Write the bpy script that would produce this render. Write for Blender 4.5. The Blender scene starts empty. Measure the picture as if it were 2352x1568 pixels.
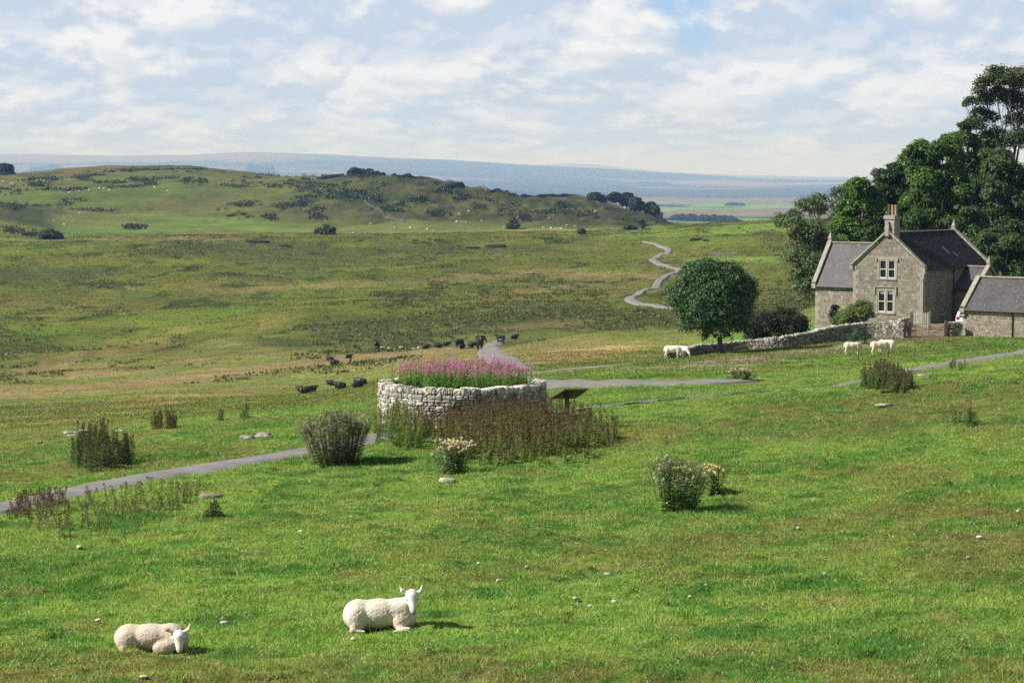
import bpy, math, random
import numpy as np
from mathutils import Vector, Matrix

# ------------------------------------------------------------------ camera, sky, sun, exposure
W, H, F = 1024, 682, 2275.0
HOR = 174.0
PITCH = math.atan((H / 2 - HOR) / F)
K = 1.6
sc = bpy.context.scene
cam = bpy.data.objects.new('camera', bpy.data.cameras.new('camera'))
sc.collection.objects.link(cam)
cam.data.sensor_width = 36.0
cam.data.lens = 36.0 * F / W
cam.data.clip_start = 0.5
cam.data.clip_end = 90000
cam.rotation_euler = (math.pi / 2 - PITCH, 0, 0)
sc.camera = cam
SUN = Vector((-0.755, -0.10, 0.62)).normalized()
SUN_EL = math.asin(SUN.z)
sun = bpy.data.objects.new('sun', bpy.data.lights.new('sun', 'SUN'))
sc.collection.objects.link(sun)
sun.data.energy = 5.0
sun.data.angle = math.radians(0.5)
sun.data.color = (1.0, 0.95, 0.87)
sun.rotation_euler = SUN.to_track_quat('Z', 'Y').to_euler()
sun.location = (0, 0, 60)
sc.view_settings.view_transform = 'Standard'
sc.view_settings.look = 'None'
sc.view_settings.exposure = 0.65
sc.view_settings.gamma = 1.0
sc.cycles.volume_bounces = 0
sc.cycles.use_adaptive_sampling = False
sc.cycles.max_bounces = 6
sc.cycles.diffuse_bounces = 3
sc.cycles.glossy_bounces = 2
sc.cycles.transmission_bounces = 4
sc.cycles.transparent_max_bounces = 6
sc.cycles.sample_clamp_indirect = 4.0
sc.cycles.use_denoising = False

def build_world():
    w = bpy.data.worlds.new('World'); sc.world = w; w.use_nodes = True
    nt = w.node_tree; N = nt.nodes; L = nt.links; N.clear()
    def nd(t, **k):
        n = N.new(t)
        for a, b in k.items(): setattr(n, a, b)
        return n
    def m(op, a, b=None, c=None, clamp=False):
        n = nd('ShaderNodeMath', operation=op, use_clamp=clamp)
        for i, v in enumerate((a, b, c)):
            if v is None: continue
            if isinstance(v, (int, float)): n.inputs[i].default_value = v
            else: L.new(v, n.inputs[i])
        return n.outputs[0]
    out = nd('ShaderNodeOutputWorld'); bg = nd('ShaderNodeBackground')
    sky = nd('ShaderNodeTexSky', sky_type='NISHITA', sun_disc=False)
    sky.sun_elevation = SUN_EL; sky.sun_rotation = math.atan2(SUN.x, SUN.y)
    sky.air_density = 1.0; sky.dust_density = 1.2; sky.altitude = 250
    skys = nd('ShaderNodeVectorMath', operation='SCALE'); L.new(sky.outputs[0], skys.inputs[0]); skys.inputs['Scale'].default_value = 0.075
    tc = nd('ShaderNodeTexCoord'); sep = nd('ShaderNodeSeparateXYZ'); L.new(tc.outputs['Generated'], sep.inputs[0])
    x, y, z = sep.outputs
    zc = m('MAXIMUM', z, 0.0)
    az = m('ARCTAN2', x, y)
    # clouds crowd together towards the horizon
    v = m('MULTIPLY', m('LOGARITHM', m('ADD', zc, 0.035), 2.718), 0.17)
    def vec(dx=0.0, dv=0.0, sx=1.0, sv=1.0, w=0.0):
        c = nd('ShaderNodeCombineXYZ')
        L.new(m('MULTIPLY', m('ADD', az, dx), sx), c.inputs[0]); L.new(m('MULTIPLY', m('ADD', v, dv), sv), c.inputs[1]); c.inputs[2].default_value = w
        return c.outputs[0]
    def noise(vc, scale, detail, rough, dist):
        n = nd('ShaderNodeTexNoise'); L.new(vc, n.inputs['Vector'])
        n.inputs['Scale'].default_value = scale; n.inputs['Detail'].default_value = detail
        n.inputs['Roughness'].default_value = rough; n.inputs['Distortion'].default_value = dist
        return n.outputs[0]
    def rng(val, a, b, c=0.0, d=1.0):
        n = nd('ShaderNodeMapRange', interpolation_type='SMOOTHSTEP'); L.new(val, n.inputs[0])
        for i, q in enumerate((a, b, c, d)): n.inputs[i + 1].default_value = q
        return n.outputs[0]
    n1 = noise(vec(sv=0.95), 20.0, 9, 0.56, 0.12)                      # cloud body
    n1u = noise(vec(-0.002, 0.008, 1.0, 0.95), 20.0, 9, 0.56, 0.12)         # same a little towards the light
    n2 = noise(vec(w=4.0, sv=.8), 8.0, 4, 0.5, 0.0)                      # large masses
    dens = m('ADD', m('MULTIPLY', n1, 0.6), m('MULTIPLY', n2, 0.5))
    # the open blue gap, high and right of the middle
    gx = m('DIVIDE', m('SUBTRACT', az, 0.076), 0.019); gv = m('DIVIDE', m('SUBTRACT', z, 0.071), 0.022)
    g = m('SQRT', m('ADD', m('MULTIPLY', gx, gx), m('MULTIPLY', gv, gv)))
    hole = rng(g, 0.2, 1.6, 0.24, 0.0)
    gx2 = m('DIVIDE', m('SUBTRACT', az, -0.235), 0.018); gv2 = m('DIVIDE', m('SUBTRACT', z, 0.060), 0.03)
    g2 = m('SQRT', m('ADD', m('MULTIPLY', gx2, gx2), m('MULTIPLY', gv2, gv2)))
    hole2 = rng(g2, 0.2, 1.3, 0.12, 0.0)
    dens = m('SUBTRACT', m('SUBTRACT', dens, hole), hole2)
    # a clearer upper sky over the viewer
    dens = m('SUBTRACT', dens, rng(z, 0.15, 0.6, 0.0, 0.12))
    cover = rng(dens, 0.29, 0.45)
    lit = m('ADD', m('MULTIPLY', rng(n1, 0.45, 0.60), 0.62), m('MULTIPLY', rng(m('SUBTRACT', n1, n1u), -0.05, 0.07), 0.42))
    thick = rng(dens, 0.50, 0.68)
    def mix(f, a, b):
        n = nd('ShaderNodeMix', data_type='RGBA'); L.new(f, n.inputs[0])
        for i, q in ((6, a), (7, b)):
            if isinstance(q, tuple): n.inputs[i].default_value = (*q, 1)
            else: L.new(q, n.inputs[i])
        return n.outputs[2]
    shade = mix(thick, (0.355, 0.425, 0.53), (0.35, 0.39, 0.455))
    cl = mix(lit, shade, mix(rng(z, 0.0, 0.06), (0.485, 0.53, 0.60), (0.575, 0.59, 0.615)))
    blue = mix(rng(z, 0.0, 0.09), (0.34, 0.44, 0.57), (0.23, 0.375, 0.57))
    hi = mix(rng(z, 0.12, 0.45), blue, skys.outputs[0])
    fin = mix(cover, hi, cl)
    st = m('MULTIPLY', rng(z, 0.08, 0.25, 1.0, 0.33), rng(z, -0.05, 0.0, 0.25, 1.0))
    L.new(fin, bg.inputs[0]); L.new(st, bg.inputs[1])
    L.new(bg.outputs[0], out.inputs[0])
build_world()

# ------------------------------------------------------------------ small maths
rs = np.random.RandomState(7)
def h2(ix, iy, s):
    n = (ix.astype(np.int64) * 374761393 + iy.astype(np.int64) * 668265263 + s * 1442695041) & 0x7fffffff
    n = ((n ^ (n >> 13)) * 1274126177) & 0x7fffffff
    return ((n ^ (n >> 16)) & 0xffff) / 65535.0
def vn(x, y, s=0):
    ix = np.floor(x); iy = np.floor(y); fx = x - ix; fy = y - iy
    fx = fx * fx * (3 - 2 * fx); fy = fy * fy * (3 - 2 * fy)
    a = h2(ix, iy, s); b = h2(ix + 1, iy, s); c = h2(ix, iy + 1, s); d = h2(ix + 1, iy + 1, s)
    return (a * (1 - fx) + b * fx) * (1 - fy) + (c * (1 - fx) + d * fx) * fy
def fbm(x, y, sc_, o=4, s=0, r=0.5):
    x = np.asarray(x, float) / sc_; y = np.asarray(y, float) / sc_; t = 0; a = 1; n = 0
    for i in range(o):
        t = t + a * vn(x * 2 ** i + 17.3 * i, y * 2 ** i - 9.1 * i, s + i * 7); n += a; a *= r
    return t / n
def ss(a, b, x):
    t = np.clip((np.asarray(x, float) - a) / (b - a), 0, 1); return t * t * (3 - 2 * t)
CT, ST = math.cos(PITCH), math.sin(PITCH)
def ray(px, py):
    a = (px - W / 2) / F; b = -(py - H / 2) / F; Y = CT + b * ST
    return a / Y, (-ST + b * CT) / Y          # X/D, Z/D
def P(px, py, D):
    rx, rz = ray(px, py); return Vector((rx * D, D, rz * D))
def pxof(X, D): return W / 2 + F * X / np.maximum(D, 1.0) * 1.0

# ------------------------------------------------------------------ terrain height field
CN = [0, 150, 300, 450, 600, 750, 830, 900, 1024]
NEAR = {
 18: [690, 688, 686, 684, 682, 680, 679, 678, 672],
 24: [600, 596, 592, 588, 584, 580, 577, 574, 568],
 32: [517, 512, 507, 503, 500, 496, 492, 487, 478],
 40: [472, 463, 456, 451, 447, 440, 435, 428, 416],
 48: [449, 437, 426, 415, 409, 402, 397, 391, 382],
 60: [437, 425, 413, 398, 388, 382, 377, 372, 364],
 80: [427, 416, 406, 385, 373, 366, 361, 357, 351],
 100: [417, 407, 399, 375, 363, 355, 352, 350, 346],
 118: [409, 401, 395, 367, 355, 347, 342, 339, 337],
 130: [405, 397, 392, 363, 346, 341, 333, 327, 328],
 150: [398, 391, 387, 356, 331.5, 329, 322, 316, 316],
 170: [390, 384, 379, 354, 341, 325, 311, 306, 304],
 200: [380, 374, 361, 355, 355, 330, 300, 294, 290],
 250: [353, 345, 330, 325, 324, 314, 297, 288, 281],
 320: [312, 307, 298, 294, 292, 284, 276, 272, 264],
 400: [273, 270, 266, 263, 259, 251, 246, 242, 236]}
CF = [0, 60, 120, 190, 250, 330, 400, 450, 520, 565, 600, 640, 675, 700, 760, 1024]
FAR = {
 470: [242, 241.5, 241, 240, 239.5, 239, 238, 237.5, 236.5, 236, 235, 231, 228, 226, 222, 218],
 520: [237, 237, 237, 236.5, 236, 235.5, 234.5, 234, 233, 232, 231, 228, 226, 224, 221.5, 216],
 560: [240, 241, 241, 240, 239, 239, 238, 238, 237, 237, 236, 235, 234, 233, 230, 226],
 650: [214, 228, 230, 230, 230, 231, 231, 231, 231, 231, 231, 232, 236, 242, 250, 250],
 695: [206, 212, 214, 215, 216, 217, 218, 219, 220, 221, 221, 225, 232, 245, 255, 255],
 740: [200, 200, 199, 198, 199, 200, 201, 204, 209, 211, 213, 221, 231, 250, 258, 258],
 785: [188, 188, 187, 186, 185, 184, 182, 186, 200, 204, 206, 218, 230, 250, 258, 258],
 825: [182, 181, 180, 178, 178, 174.5, 176, 184, 198.5, 201, 203, 215, 228, 250, 256, 256],
 900: [178, 174, 172, 172, 176, 180, 185, 195, 208, 210, 212, 220, 232, 248, 252, 252],
 1050: [176, 170, 167, 165.5, 172, 185, 190, 200, 212, 214, 216, 222, 232, 242, 246, 246],
 1350: [185, 180, 178, 178, 182, 195, 200, 205, 212, 214, 216, 220, 228, 233, 236, 236],
 3000: [214] * 16, 5500: [203] * 16,
 9000: [188, 188, 188, 188, 188, 189, 190, 191, 192, 193, 193, 194, 194, 195, 195, 196],
 13000: [168, 168, 168, 167, 167, 168, 171, 173, 177, 179, 181, 184, 185, 186, 187, 189],
 17000: [154.5, 155, 156, 155, 152, 154.5, 158, 159.5, 164, 166.5, 168, 171, 172.5, 174, 178, 183.5],
 20000: [166, 166, 166, 166, 166, 168, 170, 172, 174, 175, 176, 178, 180, 181, 183, 185],
 26000: [172, 172, 170, 170, 170, 170, 170, 169, 166.5, 163, 164.5, 169, 172, 173, 175, 180.5],
 34000: [178] * 16}
PXG = np.arange(-60, 1086, 6.0)
rowD = [6, 12]; rowZ = [np.full(len(PXG), -3.0), np.full(len(PXG), -5.3)]
ker = np.exp(-0.5 * (np.arange(-6, 7) / 3.0) ** 2); ker /= ker.sum()
kern2 = np.exp(-0.5 * (np.arange(-3, 4) / 1.4) ** 2); kern2 /= kern2.sum()
for tab, cols, kr in ((NEAR, CN, ker), (FAR, CF, kern2)):
    for d, ys in tab.items():
        D = d * K; yy = np.interp(PXG, cols, ys)
        pad = len(kr) // 2; yy = np.convolve(np.pad(yy, pad, mode='edge'), kr, 'valid')
        rz = np.array([ray(512, v)[1] for v in yy])
        rowD.append(D); rowZ.append(rz * D)
rowD = np.array(rowD); rowZ = np.array(rowZ)
def pchip(x, Y, xi):
    h = np.diff(x)[:, None]; d = np.diff(Y, axis=0) / h
    m = np.zeros_like(Y)
    w1 = 2 * h[1:] + h[:-1]; w2 = h[1:] + 2 * h[:-1]
    with np.errstate(all='ignore'):
        hm = (w1 + w2) / (w1 / d[:-1] + w2 / d[1:])
    m[1:-1] = np.where(d[:-1] * d[1:] > 0, hm, 0); m[0] = d[0]; m[-1] = d[-1]
    k = np.clip(np.searchsorted(x, xi) - 1, 0, len(x) - 2); hh = (x[k + 1] - x[k])[:, None]
    t = ((xi - x[k]) / (x[k + 1] - x[k]))[:, None]
    return ((1 + 2 * t) * (1 - t) ** 2 * Y[k] + t * (1 - t) ** 2 * hh * m[k] + t * t * (3 - 2 * t) * Y[k + 1] + t * t * (t - 1) * hh * m[k + 1])
LD = np.log(rowD)
LGD = np.linspace(math.log(6), math.log(34000 * K), 1800)
LAT = pchip(LD, rowZ, LGD)
def base_z(X, D):
    D = np.asarray(D, float); X = np.asarray(X, float); Dc = np.clip(D, 6, 34000 * K * .999)
    u = np.clip((512 + F * X / np.maximum(Dc, 14) - PXG[0]) / 6.0, 0, len(PXG) - 1.001)
    v = np.clip((np.log(Dc) - LGD[0]) / (LGD[1] - LGD[0]), 0, len(LGD) - 1.001)
    i = v.astype(int); j = u.astype(int); a = v - i; b = u - j
    z = (LAT[i, j] * (1 - b) + LAT[i, j + 1] * b) * (1 - a) + (LAT[i + 1, j] * (1 - b) + LAT[i + 1, j + 1] * b) * a
    return z + np.where(D < 6, (6 - D) * 0.14, 0)

# mesh grid: a fan whose apex is 20 m behind the camera
CB = 20.0
NS, NR = 760, 1300
SV = np.linspace(-0.40, 0.40, NS)
def lsp(a, b, n, e=False): return np.exp(np.linspace(math.log(a), math.log(b), n, endpoint=e))
DR = np.concatenate([np.linspace(-14, 26, 24, endpoint=False), lsp(26, 130, 546), lsp(130, 2100, 500), lsp(2100, 34000 * K, 230, True)])
GD, GS = np.meshgrid(DR, SV, indexing='ij')
GX = GS * (GD + CB)
GZ = base_z(GX, GD)
# natural unevenness
def relief(X, D):
    near = ss(20, 60, D)
    z = (fbm(X, D, 7, 3, 11) - .5) * 0.16
    z += (fbm(X, D, 16, 4, 3) - .5) * 0.9 * ss(95, 190, D) * (1 - ss(1000, 1500, D) * .3)
    px = 512 + F * X / np.maximum(D, 14)
    z += (fbm(X, D, 38, 4, 21, .55) - .5) * 4.0 * ss(230, 420, D) * (1 - ss(2300, 3000, D)) * np.where(px > 780, .5, 1)
    r = 1 - np.abs(2 * fbm(X, D * 1.8, 34, 5, 31, .62) - 1)
    z += (r - .75) * 11.0 * ss(1060, 1150, D) * (1 - ss(1270, 1420, D)) * ss(250, 460, px)
    z += (fbm(X, D, 60, 4, 41) - .5) * 3.5 * ss(1050, 1250, D) * (1 - ss(2300, 2800, D))
    z += (fbm(X * .55, D, 2300, 5, 51) - .5) * 190 * ss(6500, 12000, D) * (1 - ss(23000, 27000, D) * .9)
    return z
def fine(X, D):
    return (fbm(X, D, 1.5, 3, 5) - .5) * 0.15 + ss(.50, .75, fbm(X, D, .6, 3, 6)) * .085 * (1 - ss(80, 140, D))
def seg_dist(X, Y, pts):
    best = np.full(X.shape, 1e9)
    for (x0, y0), (x1, y1) in zip(pts[:-1], pts[1:]):
        dx, dy = x1 - x0, y1 - y0; t = np.clip(((X - x0) * dx + (Y - y0) * dy) / (dx * dx + dy * dy + 1e-9), 0, 1)
        best = np.minimum(best, np.hypot(X - x0 - t * dx, Y - y0 - t * dy))
    return best
flat0 = np.hypot(GX - 37, (GD - 204) * 1.0)
keep = ss(14, 30, flat0)
keep *= ss(3.2, 7, np.hypot(GX + 1.62, GD - 73.6))
GZ += relief(GX, GD) * keep
pad_ = 1 - ss(12, 21, np.hypot(GX - 35, GD - 209))
GZ = GZ * (1 - pad_) + pad_ * (-13.3 + 0.11 * np.clip(GX - 36.4, -16, 0))
def gz(X, D):
    X = np.asarray(X, float); D = np.asarray(D, float)
    u = np.clip((X / (D + CB) - SV[0]) / (SV[1] - SV[0]), 0, NS - 1.001)
    v = np.clip(np.interp(D, DR, np.arange(NR)), 0, NR - 1.001)
    i = v.astype(int); j = u.astype(int); a = v - i; b = u - j
    return (GZ[i, j] * (1 - b) + GZ[i, j + 1] * b) * (1 - a) + (GZ[i + 1, j] * (1 - b) + GZ[i + 1, j + 1] * b) * a
HD = np.exp(np.linspace(math.log(20), math.log(53000), 9000))
def hit(px, py, dmin=20):
    rx, rz = ray(px, py); d = HD[HD >= dmin]
    diff = rz * d - gz(rx * d, d); k = np.nonzero(diff < 0)[0]
    D = d[k[0]] if len(k) else d[-1]
    return Vector((rx * D, D, float(gz(rx * D, D))))
S = 1024 / 2352.0
def hs(x, y, dmin=20): return hit(x * S, y * S, dmin)      # from the 2352 px reading of the photograph
P1 = [hs(*q) for q in [(-120, 1190), (0, 1168), (150, 1134), (300, 1103), (500, 1070), (690, 1040), (860, 1005), (1030, 975), (1200, 958), (1380, 934), (1600, 912), (1800, 897), (1920, 888), (2085, 853), (2200, 833), (2352, 811), (2500, 780)]]
P2 = [hs(*q) for q in [(1690, 880), (1600, 880), (1450, 882), (1250, 884), (1100, 884)]]
P3 = [hs(*q) for q in [(1460, 837), (1390, 842), (1300, 850), (1235, 857), (1170, 860)]]
fm = np.ones(GX.shape); nearm = GD < 210
for p_ in (P1, P2, P3): fm[nearm] *= ss(.5, 1.8, seg_dist(GX[nearm], GD[nearm], [(v.x, v.y) for v in p_]))
GZ += fine(GX, GD) * keep * fm
def crest(px, d0=1060, d1=2200):
    d = np.arange(d0, d1, 3.0); x = ray(px, 200)[0] * d; z = gz(x, d); k = int(np.argmax(z / d)); return float(x[k]), float(d[k]), float(z[k])
# ------------------------------------------------------------------ object helpers
COL = sc.collection
def tag(o, label=None, cat=None, group=None, kind=None):
    if label: o['label'] = label
    if cat: o['category'] = cat
    if group: o['group'] = group
    if kind: o['kind'] = kind
    return o
def thing(name, label, cat, loc, group=None, rz=0.0):
    o = bpy.data.objects.new(name, None); COL.objects.link(o)
    o.empty_display_size = 0.3; o.location = loc; o.rotation_euler = (0, 0, rz)
    return tag(o, label, cat, group)
def mk(name, V, Fs, mats, parent=None, col=None, smooth=False, local=False, mi=None, uv=None):
    """V (n,3) world (or local) coordinates; Fs one array or a list of index arrays (m,k)."""
    V = np.asarray(V, float)
    if parent is not None and not local:
        q = parent
        while q is not None: V = V - np.array(q.location); q = q.parent
    if not isinstance(Fs, (list, tuple)): Fs = [Fs]
    Fs = [np.asarray(f, np.int32) for f in Fs if len(f)]
    me = bpy.data.meshes.new(name)
    me.vertices.add(len(V)); me.vertices.foreach_set('co', V.astype(np.float32).ravel())
    loops = np.concatenate([f.ravel() for f in Fs]); tot = np.concatenate([np.full(len(f), f.shape[1]) for f in Fs])
    me.loops.add(len(loops)); me.loops.foreach_set('vertex_index', loops)
    me.polygons.add(len(tot)); st = np.concatenate([[0], np.cumsum(tot)[:-1]]).astype(np.int32)
    me.polygons.foreach_set('loop_start', st); me.polygons.foreach_set('loop_total', tot.astype(np.int32))
    if mi is not None: me.polygons.foreach_set('material_index', np.asarray(mi, np.int32))
    me.polygons.foreach_set('use_smooth', np.full(len(tot), bool(smooth)))
    me.update(calc_edges=True)
    if col is not None:
        a = me.color_attributes.new('col', 'FLOAT_COLOR', 'POINT'); c = np.ones((len(V), 4), np.float32); c[:, :3] = col
        a.data.foreach_set('color', c.ravel())
    if uv is not None:
        l = me.uv_layers.new(name='UVMap'); l.data.foreach_set('uv', np.asarray(uv, np.float32).ravel())
    for q in (mats if isinstance(mats, (list, tuple)) else [mats]): me.materials.append(q)
    o = bpy.data.objects.new(name, me); COL.objects.link(o)
    if parent is not None: o.parent = parent
    return o
def copy_tree(o, parent=None):
    c = o.copy(); COL.objects.link(c); c.parent = parent
    for ch in list(o.children): copy_tree(ch, c)
    return c
class MB:
    def __init__(s): s.v = []; s.f = {}; s.n = 0; s.c = []
    def add(s, V, Fa, col=None):
        V = np.asarray(V, float); s.v.append(V)
        for f in (Fa if isinstance(Fa, (list, tuple)) else [Fa]):
            f = np.asarray(f, np.int64); s.f.setdefault(f.shape[1], []).append(f + s.n)
        s.n += len(V)
        if col is not None: s.c.append(np.broadcast_to(np.asarray(col, float), (len(V), 3)))
        return s
    def build(s, name, mats, parent=None, smooth=False, local=False):
        Fs = [np.concatenate(x) for x in s.f.values()]
        return mk(name, np.concatenate(s.v), Fs, mats, parent, np.concatenate(s.c) if s.c else None, smooth, local)
CUBEF = np.array([[0, 3, 2, 1], [4, 5, 6, 7], [0, 1, 5, 4], [1, 2, 6, 5], [2, 3, 7, 6], [3, 0, 4, 7]])
def boxv(c, hx, hy, hz, ax=None):
    """box of half sizes along three axes (default world)"""
    ax = ax if ax is not None else np.eye(3)
    ax = np.asarray(ax, float); q = np.array([[-1, -1, -1], [1, -1, -1], [1, 1, -1], [-1, 1, -1], [-1, -1, 1], [1, -1, 1], [1, 1, 1], [-1, 1, 1]], float)
    return np.asarray(c, float) + (q * [hx, hy, hz]) @ ax
def bar(mb, a, b, w, t, up=(0, 0, 1), col=None):
    a = Vector(a); b = Vector(b); d = (b - a); L = d.length; d.normalize(); u = Vector(up)
    s = d.cross(u).normalized(); u = s.cross(d)
    mb.add(boxv((a + b) / 2, L / 2, w / 2, t / 2, [d, s, u]), CUBEF, col)
def tube(mb, pts, rad, n=6, col=None, cap=True):
    pts = [Vector(p) for p in pts]; V = []; prev = None
    for i, p in enumerate(pts):
        d = (pts[min(i + 1, len(pts) - 1)] - pts[max(i - 1, 0)]).normalized()
        a = prev if prev is not None else (Vector((1, 0, 0)) if abs(d.x) < .8 else Vector((0, 1, 0)))
        s = d.cross(a).normalized(); u = s.cross(d); prev = u
        prev = u
        r = rad[i] if hasattr(rad, '__len__') else rad
        for k in range(n):
            t = 2 * math.pi * k / n; V.append(p + (s * math.cos(t) + u * math.sin(t)) * r)
    Fq = [[i * n + k, i * n + (k + 1) % n, (i + 1) * n + (k + 1) % n, (i + 1) * n + k] for i in range(len(pts) - 1) for k in range(n)]
    V = np.array([tuple(v) for v in V]); fs = [np.array(Fq)]
    if cap: fs.append(np.array([list(range(n))[::-1], [(len(pts) - 1) * n + k for k in range(n)]]))
    mb.add(V, fs, col)
def rdir(n, rng_=rs):
    v = rng_.normal(size=(n, 3)); return v / np.linalg.norm(v, axis=1)[:, None]
def nrm(v): return v / np.maximum(np.linalg.norm(v, axis=-1, keepdims=True), 1e-9)
def cards(pos, axis, side, L, Wd, bend=0.0):
    """leaf shaped quads: base, side, tip, side"""
    L = np.broadcast_to(L, (len(pos),))[:, None]; Wd = np.broadcast_to(Wd, (len(pos),))[:, None]
    side = nrm(side - axis * np.sum(side * axis, 1)[:, None])
    V = np.stack([pos, pos + axis * L * .45 + side * Wd / 2, pos + axis * L, pos + axis * L * .45 - side * Wd / 2], 1)
    if bend is not None: V[:, 2, 2] -= (bend * L[:, 0])
    n = len(pos); Fq = np.arange(4 * n).reshape(n, 4)
    return V.reshape(-1, 3), Fq

# ------------------------------------------------------------------ materials
def mat(name): 
    m = bpy.data.materials.new(name); m.use_nodes = True
    return m, m.node_tree, m.node_tree.nodes, m.node_tree.links, m.node_tree.nodes['Principled BSDF']
def addnoise(N, L, scale, detail=4, rough=.55, vec=None, dist=0.0):
    n = N.new('ShaderNodeTexNoise'); n.inputs['Scale'].default_value = scale; n.inputs['Detail'].default_value = detail
    n.inputs['Roughness'].default_value = rough; n.inputs['Distortion'].default_value = dist
    if vec is not None: L.new(vec, n.inputs['Vector'])
    return n.outputs[0]
def geo(N): return N.new('ShaderNodeNewGeometry').outputs['Position']
def mrange(N, L, v, a, b, c, d, sm=False):
    n = N.new('ShaderNodeMapRange'); L.new(v, n.inputs[0])
    if sm: n.interpolation_type = 'SMOOTHSTEP'
    for i, q in enumerate((a, b, c, d)): n.inputs[i + 1].default_value = q
    return n.outputs[0]
def mixc(N, L, f, a, b, mode='MIX'):
    n = N.new('ShaderNodeMix'); n.data_type = 'RGBA'; n.blend_type = mode
    if isinstance(f, (int, float)): n.inputs[0].default_value = f
    else: L.new(f, n.inputs[0])
    for i, q in ((6, a), (7, b)):
        if isinstance(q, tuple): n.inputs[i].default_value = (*q[:3], 1)
        else: L.new(q, n.inputs[i])
    return n.outputs[2]
def gray(N, L, v):
    n = N.new('ShaderNodeCombineColor')
    for i in range(3): L.new(v, n.inputs[i])
    return n.outputs[0]
def bump(N, L, h, strength, dist, bs):
    b = N.new('ShaderNodeBump'); b.inputs['Strength'].default_value = strength; b.inputs['Distance'].default_value = dist
    L.new(h, b.inputs['Height']); L.new(b.outputs[0], bs.inputs['Normal']); return b
def colattr(N):
    a = N.new('ShaderNodeAttribute'); a.attribute_name = 'col'; return a.outputs['Color']
def simple(name, c, rough=.7, nscale=None, namt=.25, metal=0, bmp=None, spec=.4):
    m, nt, N, L, bs = mat(name); bs.inputs['Roughness'].default_value = rough; bs.inputs['Metallic'].default_value = metal
    bs.inputs['Specular IOR Level'].default_value = spec
    if nscale:
        n = addnoise(N, L, nscale, 5, .6, geo(N)); L.new(mixc(N, L, 1.0, tuple(c), gray(N, L, mrange(N, L, n, .3, .7, 1 - namt, 1 + namt)), 'MULTIPLY'), bs.inputs['Base Color'])
        if bmp: bump(N, L, n, .6, bmp, bs)
    else: bs.inputs['Base Color'].default_value = (*c, 1)
    return m
def foliage(name, rough=.55, trans=.3, spec=.25):
    m, nt, N, L, bs = mat(name); c = colattr(N); L.new(c, bs.inputs['Base Color'])
    bs.inputs['Roughness'].default_value = rough; bs.inputs['Specular IOR Level'].default_value = spec
    t = N.new('ShaderNodeBsdfTranslucent'); L.new(mixc(N, L, 1.0, c, (1.25, 1.35, .7), 'MULTIPLY'), t.inputs[0])
    mx = N.new('ShaderNodeMixShader'); mx.inputs[0].default_value = trans
    L.new(bs.outputs[0], mx.inputs[1]); L.new(t.outputs[0], mx.inputs[2])
    L.new(mx.outputs[0], N['Material Output'].inputs[0]); return m
M_LEAF = foliage('leaf', .5, .3, .3)
M_GLOSSY = foliage("glossy_leaf", .5, .15, .35)
M_GRASS = foliage('grass_blade', .6, .45, .15)
def m_ground():
    m, nt, N, L, bs = mat('turf'); bs.inputs['Roughness'].default_value = .95; bs.inputs['Specular IOR Level'].default_value = .1
    g = geo(N); c = colattr(N)
    a = addnoise(N, L, .35, 6, .62, g); b = addnoise(N, L, 2.6, 5, .65, g); d = addnoise(N, L, .05, 6, .6, g)
    v = N.new('ShaderNodeMath'); v.operation = 'ADD'; L.new(a, v.inputs[0]); L.new(b, v.inputs[1])
    v2 = N.new('ShaderNodeMath'); v2.operation = 'ADD'; L.new(v.outputs[0], v2.inputs[0]); L.new(d, v2.inputs[1])
    f = mrange(N, L, v2.outputs[0], 1.15, 1.85, .55, 1.45)
    c1 = mixc(N, L, 1.0, c, gray(N, L, f), 'MULTIPLY')
    hue = mixc(N, L, mrange(N, L, addnoise(N, L, .22, 5, .6, g), .4, .62, 0, .5, True), c1, mixc(N, L, 1.0, c1, (1.28, .98, .85), 'MULTIPLY'))
    L.new(hue, bs.inputs['Base Color'])
    bump(N, L, v.outputs[0], .6, .22, bs)
    return m
M_GROUND = m_ground()
def m_path():
    m, nt, N, L, bs = mat('gravel_path'); bs.inputs['Roughness'].default_value = .9
    g = geo(N); n = addnoise(N, L, 1.2, 6, .7, g); n2 = addnoise(N, L, 25, 3, .7, g)
    c = mixc(N, L, mrange(N, L, n, .35, .65, 0, 1), (.135, .129, .130), (.215, .205, .20))
    c = mixc(N, L, mrange(N, L, addnoise(N, L, .45, 4, .6, g), .55, .7, 0, .6), c, (.22, .185, .13))
    c = mixc(N, L, 1.0, c, gray(N, L, mrange(N, L, n2, .3, .7, .75, 1.25)), 'MULTIPLY')
    L.new(c, bs.inputs['Base Color']); bump(N, L, n2, .5, .02, bs); return m
M_PATH = m_path()
def m_stone(name, c, sc1=6, lichen=.5, rough=.9):
    """single stones tinted per stone through 'col', with lichen blotches"""
    m, nt, N, L, bs = mat(name); bs.inputs['Roughness'].default_value = rough
    g = geo(N); n = addnoise(N, L, sc1, 6, .65, g); n2 = addnoise(N, L, sc1 * 2.3, 4, .6, g); n3 = addnoise(N, L, sc1 * .7, 3, .6, g)
    b = mixc(N, L, 1.0, colattr(N), gray(N, L, mrange(N, L, n, .3, .7, .6, 1.3)), 'MULTIPLY')
    b = mixc(N, L, mrange(N, L, n3, .5, .66, 0, lichen, True), b, (.74, .73, .66))
    b = mixc(N, L, mrange(N, L, n2, .60, .72, 0, .75, True), b, (.07, .065, .05))
    L.new(b, bs.inputs['Base Color']); bump(N, L, n, .8, .03, bs); return m
M_DRY = m_stone('drystone', None)

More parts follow.
